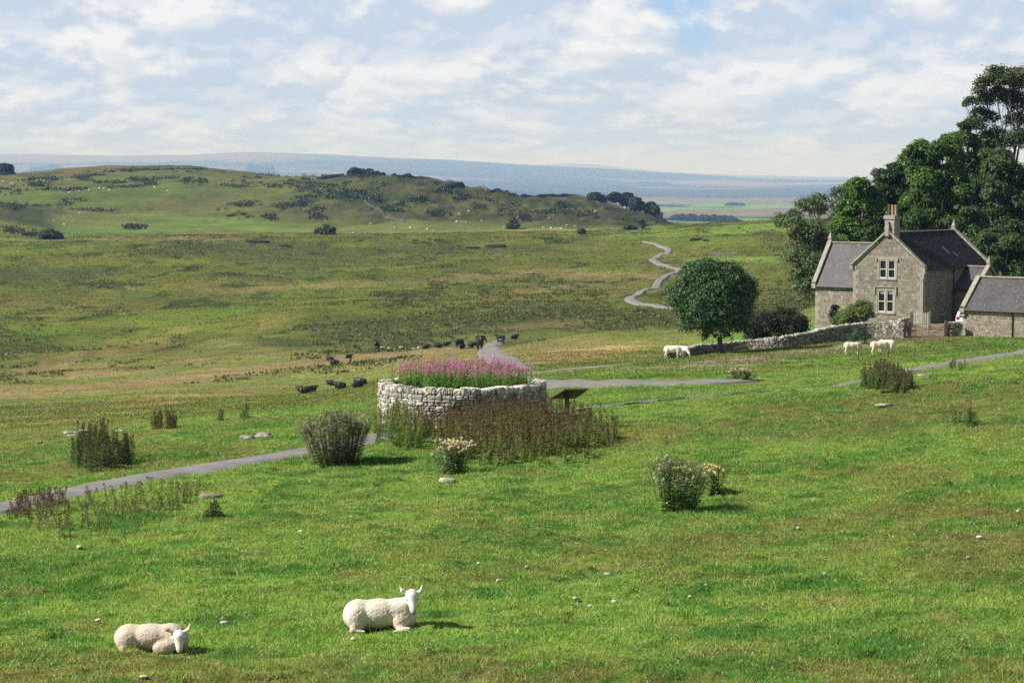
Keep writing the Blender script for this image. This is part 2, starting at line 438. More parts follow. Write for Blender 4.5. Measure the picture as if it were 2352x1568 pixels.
# ------------------------------------------------------------------ ground colours
FRESH = np.array([.158, .250, .050]); LUSH = np.array([.062, .165, .026]); OLIVE = np.array([.148, .172, .046]); DRY = np.array([.215, .180, .075])
RUSH = np.array([.060, .082, .026]); TAN = np.array([.27, .215, .105]); BARE = np.array([.25, .22, .17]); DARKB = np.array([.036, .054, .020])
def lerp(a, b, t): return a + (b - a) * np.asarray(t)[..., None]
def wl(pts): return [tuple(hs(x, y)[:2]) for x, y in pts]
STRIP = wl([(0, 908), (200, 893), (400, 868), (600, 846), (800, 826), (950, 812), (1060, 798)])
BAREP = wl([(1480, 845), (1560, 842), (1650, 836), (1760, 815)])
HOUSEP = wl([(1700, 828), (1850, 808), (1980, 790), (2100, 780)])
LG1 = wl([(1440, 530), (1600, 527), (1800, 520)])
LG2 = wl([(1620, 592), (1700, 596), (1820, 596)])
LG3 = [tuple(hs(x, y, 1000)[:2]) for x, y in [(330, 495), (480, 505), (560, 515), (720, 540), (900, 545), (1100, 535), (1350, 540)]]
BROWN1 = [tuple(hs(x, y, 900)[:2]) for x, y in [(1200, 532), (1380, 530)]]
DARKP = [([tuple(hs(x, y, 300)[:2]) for x, y in q], w) for q, w in (([(480, 575), (620, 585), (720, 598)], 24), ([(560, 560), (640, 562)], 14), ([(700, 568), (850, 580)], 14), ([(960, 568), (1080, 575), (1180, 572)], 16), ([(0, 625), (100, 632)], 22), ([(780, 760), (900, 780), (1050, 765), (1250, 748), (1480, 735)], 7), ([(1200, 700), (1340, 712), (1450, 728)], 6), ([(640, 780), (760, 790)], 6), ([(500, 632), (640, 640)], 8))]
DRYP = [([tuple(hs(x, y, 300)[:2]) for x, y in q], w) for q, w in (([(0, 550), (250, 548), (480, 552)], 16), ([(500, 668), (700, 655), (950, 650)], 7), ([(1000, 640), (1250, 625), (1420, 640)], 12), ([(1180, 755), (1330, 735), (1460, 728)], 5), ([(1250, 670), (1400, 660)], 9), ([(100, 850), (400, 830), (700, 808)], 7))]
TANS = wl([(1380, 800), (1240, 822), (1330, 828)])
def gcol(X, D):
    X = np.asarray(X, float); D = np.asarray(D, float); px = 512 + F * X / np.maximum(D, 14)
    n1 = fbm(X, D * .6, 5, 4, 101); n2 = fbm(X, D, 14, 4, 102); n3 = fbm(X, D * .5, 60, 4, 103); n4 = fbm(X, D, 1.1, 3, 104); n5 = fbm(X, D, 2.6, 3, 107)
    lft = 1 - ss(150, 620, px)
    c = lerp(FRESH, OLIVE * np.where(D < 90, .96, 1.0)[..., None], 1.0 * ss(.44, .60, n1 * .6 + n2 * .4 + .10 * lft * ss(75, 120, D)))
    c = lerp(c, LUSH, ss(.53, .64, n5 * .6 + n4 * .4) * .8)
    c = lerp(c, DRY, ss(.54, .74, fbm(X, D, 1.3, 4, 108)) * .42)
    c = lerp(c, LUSH, ss(.54, .64, n4) * .65); c = lerp(c, FRESH * 1.12, ss(.55, .68, fbm(X, D, .5, 3, 109)) * .4)
    # left slope beyond the near path turns olive brown
    c = lerp(c, lerp(OLIVE, DRY, ss(.4, .65, n2)), np.clip(ss(95, 135, D + 60 * (px - 512) / 512 * -1 - 30), 0, 1) * .75 * (1 - ss(560, 760, px)))
    kn = ss(205, 225, D)
    c = lerp(c, lerp(OLIVE, DRY, ss(.45, .62, n2) * .7), kn * ss(430, 560, px) * .8)
    # valley floor: marsh and tan grass
    mid = ss(300, 330, D + 60 * ss(400, 560, px) * 0)
    st = fbm(X, D * .28, 9, 5, 111); st2 = fbm(X, D * .22, 26, 4, 112)
    marsh = lerp(lerp(OLIVE * .9, TAN, ss(.50, .66, st) * .8), RUSH, ss(.44, .57, st2 * .75 + st * .25))
    moor = lerp(lerp(OLIVE * .86, DRY * .8, ss(.48, .68, fbm(X, D * .5, 30, 5, 114)) * .6), RUSH * 1.5, ss(.48, .68, fbm(X, D * .5, 13, 5, 113, .6)) * .75)
    moor = lerp(moor, TAN * .8, ss(.60, .72, fbm(X, D * .3, 13, 5, 117, .6)) * .35)
    moor = lerp(moor, DARKB * 1.2, ss(.62, .71, fbm(X, D * .5, 6, 3, 118)) * .8)
    moor = lerp(moor, FRESH * .9, ss(.62, .75, n3) * .6)
    val = lerp(marsh, moor, ss(390, 480, D))
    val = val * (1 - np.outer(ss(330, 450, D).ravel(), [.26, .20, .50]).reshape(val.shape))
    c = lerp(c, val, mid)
    # ridge foot and the ridge
    foot = lerp(FRESH * .62, OLIVE * .85, ss(.36, .56, n3) * .9)
    c = lerp(c, foot, ss(860, 960, D) * (1 - 0))
    rn = fbm(X, D * .8, 20, 5, 121, .6); rn2 = fbm(X * .7, D * .8, 55, 4, 122)
    rid = lerp(OLIVE * .62, RUSH * .8, ss(.40, .56, rn2) * .8)
    rid = lerp(rid, DRY * .6, ss(.52, .66, rn) * .6)
    rid = lerp(rid, DARKB, ss(.56, .64, fbm(X, D * .7, 16, 5, 123, .6)) * .9)
    rid = lerp(rid, np.array([.10, .085, .06]), ss(.58, .68, fbm(X, D * 1.6, 26, 5, 128, .6)) * ss(380, 460, px) * .7)
    pas = lerp(FRESH * .5, OLIVE * .7, ss(.4, .62, rn2))
    pas = lerp(pas, RUSH, ss(.60, .68, fbm(X, D, 40, 4, 125)) * .8)
    rid = lerp(rid, pas, (1 - ss(190, 380, px)) * (1 - ss(1800, 2000, D)) * .8)
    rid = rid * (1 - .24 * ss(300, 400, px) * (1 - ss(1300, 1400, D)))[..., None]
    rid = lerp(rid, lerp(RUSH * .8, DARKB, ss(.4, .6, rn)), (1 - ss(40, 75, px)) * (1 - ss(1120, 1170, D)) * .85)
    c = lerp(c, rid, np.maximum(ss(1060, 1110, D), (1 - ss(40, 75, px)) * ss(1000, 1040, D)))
    top = lerp(DRY * .55, RUSH * .8, ss(.45, .6, rn))
    c = lerp(c, top, ss(1390, 1480, D) * (1 - ss(2600, 3000, D)))
    # far plain and moors
    f1 = fbm(X, D * .35, 600, 4, 131); f2 = fbm(X * .5, D, 1900, 5, 132)
    far = lerp(np.array([.022, .042, .034]), np.array([.165, .145, .085]), ss(.42, .58, f2))
    far = lerp(far, np.array([.14, .27, .07]), ss(.48, .56, f1) * (1 - ss(7500, 10500, D)) * .95)
    far = lerp(far, np.array([.022, .034, .022]), ss(.56, .60, fbm(X * .3, D, 1000, 4, 133)) * ss(7000, 9000, D) * (1 - ss(30000, 36000, D)) * .9)
    c = lerp(c, far, ss(2900, 3400, D))
    w = X * 0
    def strip(pts, wd, colr, k, ln=0):
        nonlocal c
        m = (D > 60) & (D < 2400)
        d = np.full(X.shape, 1e6); d[m] = seg_dist(X[m], D[m], pts)
        c = lerp(c, colr, (1 - ss(wd * .45, wd * 1.2, d + (n2 - .5) * wd * .9)) * k)
    for pl, wd in DARKP: strip(pl, wd, RUSH * .95, .75)
    for pl, wd in DRYP: strip(pl, wd, TAN * .8, .45)
    strip(STRIP, 10, TAN * .85, .8)
    strip(BAREP, 4.5, BARE, .65); strip(HOUSEP, 5, lerp(BARE, DRY, ss(.4, .6, n5)), .6)
    strip(LG1, 28, FRESH, .55); strip(LG2, 8, FRESH * .85, .8); strip(LG3, 16, FRESH * .72, .5); strip(BROWN1, 30, TAN * .9, .7)
    strip(TANS, 5, TAN, .8)
    strip([(22, 212), (29, 203), (33, 200)], 8, np.array([.085, .19, .03]), .9)      # the lawn beside the house
    strip([(34.5, 192), (36.5, 198), (40, 199), (46, 198)], 4.5, np.array([.17, .135, .10]), 1.0)    # the yard behind the gate
    return c

i0 = np.arange(NR * NS).reshape(NR, NS)
TF = np.stack([i0[:-1, :-1], i0[:-1, 1:], i0[1:, 1:], i0[1:, :-1]], -1).reshape(-1, 4)
GV = np.stack([GX, GD, GZ], -1).reshape(-1, 3)
near_rows = np.searchsorted(DR, 2950)
def rowsmesh(name, r0, r1):
    ii = np.arange((r1 - r0) * NS).reshape(r1 - r0, NS)
    f = np.stack([ii[:-1, :-1], ii[:-1, 1:], ii[1:, 1:], ii[1:, :-1]], -1).reshape(-1, 4)
    v = GV[r0 * NS:r1 * NS]
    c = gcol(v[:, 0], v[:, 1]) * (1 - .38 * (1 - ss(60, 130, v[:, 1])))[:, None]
    return tag(mk(name, v, f, M_GROUND, col=c, smooth=True), kind='structure')
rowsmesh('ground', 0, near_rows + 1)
rowsmesh('distant_hills', near_rows, NR)

# ------------------------------------------------------------------ paths
def smooth_poly(pts, n=12):
    p = [Vector(q) for q in pts]; out = []
    for i in range(len(p) - 1):
        a = p[max(i - 1, 0)]; b = p[i]; c = p[i + 1]; d = p[min(i + 2, len(p) - 1)]
        for k in range(n):
            t = k / n; out.append(.5 * ((2 * b) + (c - a) * t + (2 * a - 5 * b + 4 * c - d) * t * t + (3 * b - 3 * c + d - a) * t ** 3))
    out.append(p[-1]); return out
def path(name, pts, wid, lift=.03, n=14):
    line = smooth_poly([(v.x, v.y, 0) for v in pts], n); V = []; nx = 7
    wid = np.interp(np.linspace(0, 1, len(line)), np.linspace(0, 1, len(wid)), wid)
    for i, p in enumerate(line):
        d = (line[min(i + 1, len(line) - 1)] - line[max(i - 1, 0)]).normalized(); s = Vector((d.y, -d.x, 0))
        jl = (vn(np.array([i * .8]), np.array([1.0]), 4)[0] - .5) * .55; jr = (vn(np.array([i * .8]), np.array([9.0]), 4)[0] - .5) * .55
        for k in range(nx):
            t = (k / (nx - 1) - .5) * wid[i]; q = p + s * (t + (jl if k == 0 else jr if k == nx - 1 else 0))
            V.append((q.x, q.y, 0))
    V = np.array(V); V[:, 2] = gz(V[:, 0], V[:, 1]) + lift * (1 + V[:, 1] / 90)
    V[:nx, 2] -= .3; V[-nx:, 2] -= .3
    e = np.arange(len(V)) % nx; V[(e == 0) | (e == nx - 1), 2] -= lift * 1.6 * (1 + V[(e == 0) | (e == nx - 1), 1] / 90)
    ii = np.arange(len(V)).reshape(-1, nx)
    f = np.stack([ii[:-1, :-1], ii[1:, :-1], ii[1:, 1:], ii[:-1, 1:]], -1).reshape(-1, 4)[:, ::-1]
    return tag(mk(name, V, f, M_PATH, smooth=True), kind='structure')
path('footpath', P1, [1.65, 1.65, 1.65, 1.7, 1.85, 1.9, 1.8, 1.5, .9, .45, .22, .30, .5, 1.3, 2.0, 2.3, 2.4], lift=.03)
path('farm_track', P2, [3.4, 5.0, 5.6, 6.0, 6.0], lift=.04)
path('side_path', P3, [.8, 1.6, 2.0, 2.4, 2.4], lift=.04)
P4 = [hs(*q) for q in [(1180, 850), (1160, 832), (1128, 812), (1124, 797), (1135, 789), (1158, 782)]]
path('valley_path', P4, [3.2, 3.2, 2.8, 2.8, 2.8, 2.4], lift=.03)
P5 = [hs(x, y, 300) for x, y in [(1560, 712), (1530, 707), (1490, 700), (1458, 694), (1448, 684), (1475, 668), (1520, 641), (1556, 626), (1560, 619), (1535, 611), (1508, 603), (1498, 596), (1515, 587), (1534, 581), (1533, 572), (1512, 563), (1478, 555)]]
path('valley_path', P5, [2.1, 2.1, 2.2, 2.5, 2.6, 2.5, 2.3, 2.2, 2.2, 2.2, 2.2, 2.3, 2.5, 2.4, 2.2, 1.9, 1.3], lift=.04)
PATHS = [[(v.x, v.y) for v in p] for p in (P1, P2, P3)]

# ------------------------------------------------------------------ grass
def grass(name, dranges, h0, h1, w0, w1, seed, mult=1.0, lodge=.45, keepf=None, label=None):
    r = np.random.RandomState(seed); Vs = []; Cs = []
    for d0, d1, dens in dranges:
        n = int(dens * (d1 - d0) * (d0 + d1) * .24)
        D = np.sqrt(r.rand(n) * (d1 ** 2 - d0 ** 2) + d0 ** 2); X = (r.rand(n) * 2 - 1) * .245 * D
        tn = fbm(X, D, .55, 2, seed); pn = fbm(X, D, 2.6, 3, 107)
        m = r.rand(n) < (.75 + .35 * ss(.38, .66, tn))
        if keepf: m &= keepf(X, D, r)
        X, D, tn, pn = X[m], D[m], tn[m], pn[m]
        dd = np.minimum.reduce([seg_dist(X, D, p) for p in PATHS]); wpt = np.where(X > 2.5, np.where((D > 75) & (X > 19), .7, .12), .72) * (.75 + .35 * r.rand(len(X)))
        wpt = np.where(seg_dist(X, D, PATHS[1]) < 2.6, 9, np.where((X < 2.5) & (D < 80), wpt * 1.25, wpt))
        m = (dd > wpt) & (np.hypot(X + 1.62, D - 73.6) > 2.9); X, D, tn, pn = X[m], D[m], tn[m], pn[m]; n = len(X)
        h = (h0 + (h1 - h0) * r.rand(n)) * (.85 + .7 * ss(.4, .7, tn)) * (.95 + .35 * ss(.5, .7, pn)); w = w0 + (w1 - w0) * r.rand(n); w = w * (.6 + D / 90)
        a = r.rand(n) * 6.283; le = lodge * (.15 + 1.1 * r.rand(n)); dx = np.cos(a) * le; dy = np.sin(a) * le
        b = r.rand(n) * 3.1416; sx = np.cos(b); sy = np.sin(b) * .5
        z = gz(X, D) - .002
        base = np.stack([X, D, z], 1); side = np.stack([sx, sy, sx * 0], 1) * w[:, None] / 2
        tip = base + np.stack([dx * h, dy * h, h], 1)
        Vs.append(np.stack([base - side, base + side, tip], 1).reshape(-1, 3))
        c = gcol(X, D) * (.40 + 1.25 * r.rand(n)[:, None] ** 1.3)
        q_ = r.rand(n)[:, None] + (fbm(X, D, .4, 2, 71)[:, None] - .5) * .5; c = np.where(q_ < .10, np.array([.38, .31, .17]) * (.5 + .8 * r.rand(n)[:, None]), c)
        c = np.where(q_ > .92, np.array([.07, .17, .065]) * (.5 + .8 * r.rand(n)[:, None]), c); c = np.where(r.rand(n)[:, None] < .012, np.array([.5, .5, .38]), c)
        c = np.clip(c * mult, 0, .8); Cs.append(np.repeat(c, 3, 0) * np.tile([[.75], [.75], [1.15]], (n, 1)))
    V = np.concatenate(Vs); Cc = np.concatenate(Cs)
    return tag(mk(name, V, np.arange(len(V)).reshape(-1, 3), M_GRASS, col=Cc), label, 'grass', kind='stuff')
if not globals().get('QUICK'):
    grass('grass', [(26, 42, 1700), (42, 62, 1000), (62, 90, 420), (90, 130, 130)], .020, .054, .011, .022, 5, 1.95, 1.15, label='short green pasture grass cropped by the sheep')
    grass('grass_tufts', [(27, 60, 60), (60, 110, 22)], .05, .13, .009, .016, 17, 1.2, .8, keepf=lambda X, D, r: fbm(X, D, .5, 2, 6) * .5 + fbm(X, D, 2.6, 3, 107) * .5 > .56, label='darker longer tufts standing out of the short turf')
    grass('seed_grass', [(27, 60, 9), (60, 110, 4)], .09, .20, .006, .010, 19, 1.9, .9, label='thin pale seeding grass stems over the turf')
    grass('grass', [(110, 200, 34), (200, 420, 7)], .035, .085, .02, .045, 9, 1.25, .9, label='longer tussocky grass on the lower slope and valley floor', keepf=lambda X, D, r: ~((np.hypot(X - 37, D - 204) < 13) | ((D > 200) & (D < 330) & (r.rand(len(X)) < .3))))
    grass('grass', [(420, 1000, 1.1)], .06, .14, .05, .1, 13, mult=1.3, label='rough tussock grass across the open moor')
# ------------------------------------------------------------------ stones and dry stone walls
M_DRY2 = m_stone('field_drystone', None, 4, .22)
def rbox(n=2, p=4.0):
    """rounded unit box, n cuts"""
    g = np.linspace(-1, 1, n + 2); V = []; idx = {}; Fq = []
    def vid(p3):
        k = tuple(np.round(p3, 4))
        if k not in idx: idx[k] = len(V); V.append(p3)
        return idx[k]
    for ax in range(3):
        for sg in (-1, 1):
            for i in range(n + 1):
                for j in range(n + 1):
                    q = []
                    for a, b in ((g[i], g[j]), (g[i + 1], g[j]), (g[i + 1], g[j + 1]), (g[i], g[j + 1])):
                        c = [0, 0, 0]; c[ax] = sg; c[(ax + 1) % 3] = a; c[(ax + 2) % 3] = b; q.append(vid(tuple(c)))
                    Fq.append(q if sg > 0 else q[::-1])
    V = np.array(V, float); r = (np.abs(V) ** p).sum(1) ** (1 / p); V = V / r[:, None]
    return V, np.array(Fq)
RB1 = rbox(1, 5.0); RB2 = rbox(2, 7)
STONEC = np.array([[.46, .45, .39], [.36, .35, .30], [.52, .50, .44], [.30, .27, .21], [.40, .35, .25], [.24, .23, .20], [.58, .56, .52]])
def stone(mb, c, h, ax, r, tmpl, jit=.10, bright=1.0):
    V, Fq = tmpl; q = V * (1 + (r.rand(len(V), 1) - .5) * jit * 2) + (r.rand(len(V), 3) - .5) * jit
    col = STONEC[r.randint(len(STONEC))] * (.6 + .6 * r.rand()) * bright
    mb.add(np.asarray(c) + (q * np.asarray(h)) @ np.asarray(ax), Fq, col)
def drystone(name, label, pts, heights, thick, seed, tmpl=RB1, course=.16, ln=(.2, .5), group=None, cope=.24, cat='stone wall'):
    r = np.random.RandomState(seed)
    line = smooth_poly([(p[0], p[1], 0) for p in pts], 10); L = [0]
    for a, b in zip(line[:-1], line[1:]): L.append(L[-1] + (b - a).length)
    L = np.array(L); LX = np.array([p.x for p in line]); LY = np.array([p.y for p in line])
    def at(s): return np.interp(s, L, LX), np.interp(s, L, LY)
    def hh(s): return np.interp(s / L[-1], np.linspace(0, 1, len(heights)), heights)
    root = thing(name, label, cat, (float(LX[0]), float(LY[0]), float(gz(LX[0], LY[0]))), group)
    body = MB(); top = MB()
    def frame(s):
        x0, y0 = at(s - .1); x1, y1 = at(s + .1); t = np.array([x1 - x0, y1 - y0, 0]); t /= np.linalg.norm(t)
        return t, np.array([-t[1], t[0], 0])
    k = 0
    while True:
        z0 = k * course - .1; s = r.rand() * .2; any_ = False
        while s < L[-1]:
            l = ln[0] + r.rand() * (ln[1] - ln[0]); sm = min(s + l / 2, L[-1]); H_ = hh(sm) - cope
            if z0 + course * .6 < H_:
                any_ = True; x, y = at(sm); t, nn = frame(sm); zz = float(gz(x, y)); ch = course * (.85 + .25 * r.rand())
                for sd in (-1, 1):
                    tk = thick / 4 + .02; c = np.array([x, y, zz + z0 + course / 2]) + nn * sd * (thick / 4 + (r.rand() - .5) * .04)
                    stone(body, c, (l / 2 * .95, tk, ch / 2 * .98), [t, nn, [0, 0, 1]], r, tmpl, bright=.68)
            s += l
        if not any_: break
        k += 1
    s = 0
    while s < L[-1]:
        l = .10 + r.rand() * .14; x, y = at(s + l / 2); t, nn = frame(s + l / 2); lean = (r.rand() - .5) * .35
        up = np.array([t[0] * lean, t[1] * lean, 1.0]); up /= np.linalg.norm(up)
        hcope = cope * (.75 + .5 * r.rand())
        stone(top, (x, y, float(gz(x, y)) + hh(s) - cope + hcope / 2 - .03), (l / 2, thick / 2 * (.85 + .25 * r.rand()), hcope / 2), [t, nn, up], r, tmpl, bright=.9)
        s += l
    # dark inner box, added to close light gaps between the stones
    n = len(line); V = []
    for i, p in enumerate(line):
        s_ = L[i]; t, nn = frame(s_); zz = float(gz(p.x, p.y)); e = thick / 2 - .05; hx = max(.1, hh(s_) - cope - .04)
        for sd in (-1, 1):
            for z in (-.3, hx): V.append((p.x + nn[0] * e * sd, p.y + nn[1] * e * sd, zz + z))
    Fq = []
    for i in range(n - 1):
        a = i * 4; b = a + 4; Fq += [[a, a + 1, b + 1, b], [a + 1, a + 3, b + 3, b + 1], [a + 3, a + 2, b + 2, b + 3]]
    Fq += [[0, 2, 3, 1], [(n - 1) * 4 + q for q in (0, 1, 3, 2)]]
    body.add(np.array(V), np.array(Fq), (.05, .045, .035))
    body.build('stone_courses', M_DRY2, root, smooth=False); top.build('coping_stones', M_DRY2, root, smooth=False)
    return root

# circular planter
PC = np.array([-1.62, 73.6]); PR = 2.72
PTOP = -6.69
def planter():
    r = np.random.RandomState(3); base = float(gz(*PC)) - .15
    root = thing('stone_planter', 'round drystone planter ring filled with pink flowering willowherb', 'planter', (PC[0], PC[1], base))
    body = MB(); top = MB(); thick = .46; cope = .21
    Rm = PR - thick / 2; circ = 2 * math.pi * PR
    def fr(a): return np.array([math.cos(a), math.sin(a), 0]), np.array([-math.sin(a), math.cos(a), 0])
    z = base; hs_ = [.11, .08, .15, .13, .17, .15, .14]; k = 0
    ztop = PTOP - cope
    while z < ztop - .02:
        ch = min(hs_[k % len(hs_)] * (.9 + .2 * r.rand()), ztop - z + .01); a = r.rand() * .1; a_end = a + 2 * math.pi
        while a < a_end - .02:
            l = (.10 + .34 * r.rand() ** 1.7); l = min(l, (a_end - a) * PR); am = a + l / 2 / PR
            er, et = fr(am); jit = (r.rand() - .5) * .06
            split = r.rand() < .25 and ch > .12
            for q in ((0.25, .5), (.75, .5)) if split else ((.5, 1),):
                c = np.array([PC[0], PC[1], z + ch * q[0]]) + er * (PR - .12 + jit)
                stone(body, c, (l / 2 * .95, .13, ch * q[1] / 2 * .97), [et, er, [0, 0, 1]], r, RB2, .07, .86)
            if r.rand() < .6:
                c = np.array([PC[0], PC[1], z + ch / 2]) + er * (PR - thick + .12)
                stone(body, c, (l / 2 * .9, .13, ch / 2), [et, er, [0, 0, 1]], r, RB1, .07)
            a += l / PR
        z += ch; k += 1
    a = 0
    while a < 2 * math.pi:
        l = .09 + .11 * r.rand() + (.16 if r.rand() < .15 else 0); er, et = fr(a + l / 2 / PR); lean = (r.rand() - .5) * .3
        up = np.array([0, 0, 1.0]) + et * lean; up /= np.linalg.norm(up)
        hc = cope * (.85 + .35 * r.rand())
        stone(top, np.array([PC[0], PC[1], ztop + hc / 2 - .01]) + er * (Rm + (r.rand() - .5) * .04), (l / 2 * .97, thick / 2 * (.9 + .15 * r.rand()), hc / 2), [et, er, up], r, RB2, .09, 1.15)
        a += l / PR
    n = 72; V = []
    for i in range(n):
        er, _ = fr(2 * math.pi * i / n)
        for rr in (PR - .07, PR - thick + .07):
            for zz in (base - .2, ztop - .005): V.append((PC[0] + er[0] * rr, PC[1] + er[1] * rr, zz))
    Fq = []
    for i in range(n):
        a_ = i * 4; b = ((i + 1) % n) * 4; Fq += [[a_, b, b + 1, a_ + 1], [a_ + 1, b + 1, b + 3, a_ + 3], [a_ + 3, b + 3, b + 2, a_ + 2]]
    body.add(np.array(V), np.array(Fq), (.045, .04, .03))  # dark core ring, added against light gaps in the stonework
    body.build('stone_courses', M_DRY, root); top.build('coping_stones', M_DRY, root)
    # soil
    s = MB(); an = np.linspace(0, 2 * math.pi, 48, endpoint=False); rr = PR - thick + .06
    V = np.concatenate([[[PC[0], PC[1], PTOP - .18]], np.stack([PC[0] + rr * np.cos(an), PC[1] + rr * np.sin(an), np.full(48, PTOP - .26)], 1)])
    s.add(V, np.array([[0, 1 + i, 1 + (i + 1) % 48] for i in range(48)])); s.build('soil', simple('soil', (.05, .04, .028), .95, 8), root)
planter()

# ------------------------------------------------------------------ plants
def jitc(base, n, r, a=.35): return 1.45 * np.asarray(base) * (1 - a + 2 * a * r.rand(n)[:, None])
def leafstems(mb, root, tip, n, r, L, Wd, col, up=.35, t0=.0, t1=1.0, amt=.35, down=.0, taper=.55):
    """n leaves set along a stem from root to tip"""
    root = np.asarray(root, float); tip = np.asarray(tip, float); t = t0 + (t1 - t0) * r.rand(n)
    pos = root + (tip - root) * t[:, None]; a = r.rand(n) * 6.283
    ax = nrm(np.stack([np.cos(a), np.sin(a), up + .4 * (r.rand(n) - .5) - down], 1)); sd = np.stack([-np.sin(a), np.cos(a), .5 * (r.rand(n) - .5)], 1)
    V, Fq = cards(pos, ax, sd, L * (1 - taper * t) * (.7 + .6 * r.rand(n)), Wd * (1 - taper * t) * (.7 + .6 * r.rand(n)), bend=.12)
    mb.add(V, Fq, np.repeat(jitc(col, n, r, amt), 4, 0))
def willowherb():
    r = np.random.RandomState(21); root = thing('willowherb_bed', 'dense bed of pink rosebay willowherb growing inside the round stone planter', 'flowers', (PC[0], PC[1], PTOP - .2))
    lv = MB(); fl = MB(); st = MB(); n = 330
    for i in range(n):
        a = r.rand() * 6.283; rad = 2.3 * math.sqrt(r.rand()); x = PC[0] + rad * math.cos(a); y = PC[1] + rad * math.sin(a)
        hgt = (.72 + .24 * r.rand() + .12 * (r.rand() < .08) - .08 * (rad > 1.9)) * (0.93 if x > PC[0] + .8 else 1)
        b = np.array([x, y, PTOP - .24]); lean = (r.rand(2) - .5) * .14; t = b + np.array([lean[0], lean[1], hgt])
        tube(st, [b, t], [.007, .004], 3, (.16, .17, .06), False)
        leafstems(lv, b, b + (t - b) * .84, 56, r, .17, .036, (.12, .23, .045), up=.55, t0=.2)
        m = 46; tt = .70 + .34 * r.rand(m) ** 1.1; pos = b + (t - b) * tt[:, None]; rad_ = (.042 * (1.12 - tt) / .4 + .008)
        d = rdir(m, r); pos = pos + d * rad_[:, None] * r.rand(m)[:, None]
        V, Fq = cards(pos, d, rdir(m, r), .030, .026, 0)
        c = np.where((r.rand(m) < .75)[:, None], np.array([.66, .27, .50]), np.array([.48, .15, .36])) * (.75 + .5 * r.rand(m)[:, None])
        fl.add(V, Fq, np.repeat(c, 4, 0))
    st.build('stems', M_LEAF, root); lv.build('leaves', M_LEAF, root); fl.build('flower_spikes', M_LEAF, root)
willowherb()
SPIKE = (.115, .052, .036)
def dockpatch(name, label, spots, seed, leafc=(.085, .115, .032), spikec=SPIKE, cat='wild plants', spikef=.5, group=None, lean=.12, lw=.04, ll=.13):
    """spots: (x, y, height) for each stem"""
    r = np.random.RandomState(seed); x0, y0 = np.mean([s[:2] for s in spots], 0)
    root = thing(name, label, cat, (float(x0), float(y0), float(gz(x0, y0))), group)
    spots = sorted(spots, key=lambda s: s[1]); rest = MB()
    for i, (x, y, h) in enumerate(spots):
        st = lv = sp = MB() if i < 100 else rest
        b = np.array([x, y, float(gz(x, y)) - .02]); l = (r.rand(2) - .5) * 2 * lean * h; t = b + np.array([l[0], l[1], h])
        tube(st, [b, t], [.008, .004], 3, (.10, .075, .035), False)
        leafstems(lv, b, t, int((34 + 26 * h) * 1.5), r, ll, lw * 1.15, leafc, up=.15, t0=.03, t1=.85, down=.1)
        if spikef > 0:
            m = int(60 * h * spikef * 2) + 12; tt = 1 - spikef * r.rand(m) ** 1.15; d = rdir(m, r); rad = .034 * (1.15 - (tt - (1 - spikef)) / spikef * .85)
            pos = b + (t - b) * tt[:, None] + d * rad[:, None]; V, Fq = cards(pos, nrm(d + [0, 0, .9]), rdir(m, r), .042, .026, 0)
            sp.add(V, Fq, np.repeat(jitc(spikec, m, r, .4), 4, 0))
        if i < 100: st.build('stalk', M_LEAF, root)
    if rest.n: tag(rest.build('stalks', M_LEAF, root), kind='stuff')
    return root
def region(pts, n, r, hfun):
    """stems scattered inside a quadrilateral of photo points (2352 px)"""
    a, b, c, d = [np.array(hs(*p)[:2]) for p in pts]; out = []
    for _ in range(n):
        ang = r.rand() * 6.283; k = r.rand() ** .5 * (1 + .18 * math.sin(3 * ang + n)); u = .5 + .56 * k * math.cos(ang); v = .5 + .75 * k * math.sin(ang)
        p = (a * (1 - u) + b * u) * (1 - v) + (d * (1 - u) + c * u) * v; out.append((p[0], p[1], hfun(min(max(u, 0), 1), min(max(v, 0), 1), r) * (1.06 - .42 * k * k)))
    return out
r_ = np.random.RandomState(31)
big = region([(975, 1042), (1362, 1042), (1370, 990), (955, 982)], 560, r_, lambda u, v, r: (1.0 + .45 * u - .25 * max(0, 1 - abs(u - .8) / .08) * v) * (.62 + .42 * r.rand()) * (.8 + .25 * v))
dockpatch('dock_bed', 'wide bed of tall brown seeding docks in front of the round planter', big, 32, leafc=(.15, .165, .055), spikec=(.095, .058, .036), spikef=.33)
nb = region([(870, 1020), (975, 1020), (980, 985), (862, 985)], 130, r_, lambda u, v, r: .95 * (.75 + .4 * r.rand()))
dockpatch('nettle_bed', 'olive green nettles standing between the large thistle and the brown docks', nb, 33, leafc=(.10, .15, .035), spikec=(.16, .16, .06), spikef=.3)
sk = region([(1000, 1075), (1330, 1068), (1330, 1040), (1000, 1040)], 90, r_, lambda u, v, r: .25 + .3 * r.rand())
dockpatch('nettle_fringe', 'low pale green nettles along the near foot of the brown dock bed', sk, 34, leafc=(.14, .2, .05), spikef=0, lean=.25)
d1 = region([(172, 1078), (262, 1078), (265, 1060), (172, 1062)], 68, r_, lambda u, v, r: 1.32 * (.72 + .35 * r.rand())) + region([(272, 1066), (312, 1062), (305, 1050), (270, 1052)], 26, r_, lambda u, v, r: .95 * (.6 + .4 * r.rand()))
dockpatch('dock_clump', 'dense dark clump of upright docks beyond the left end of the footpath', d1, 35, leafc=(.075, .11, .038), spikec=(.058, .050, .028), spikef=.5, group='dock clumps')
d2 = region([(350, 988), (405, 984), (408, 978), (350, 982)], 30, r_, lambda u, v, r: 1.0 * (.6 + .45 * r.rand()))
dockpatch('dock_clump', 'small brown dock clump on the slope up behind the larger left clump', d2, 36, leafc=(.07, .07, .03), spikec=(.085, .045, .03), spikef=.7, group='dock clumps')
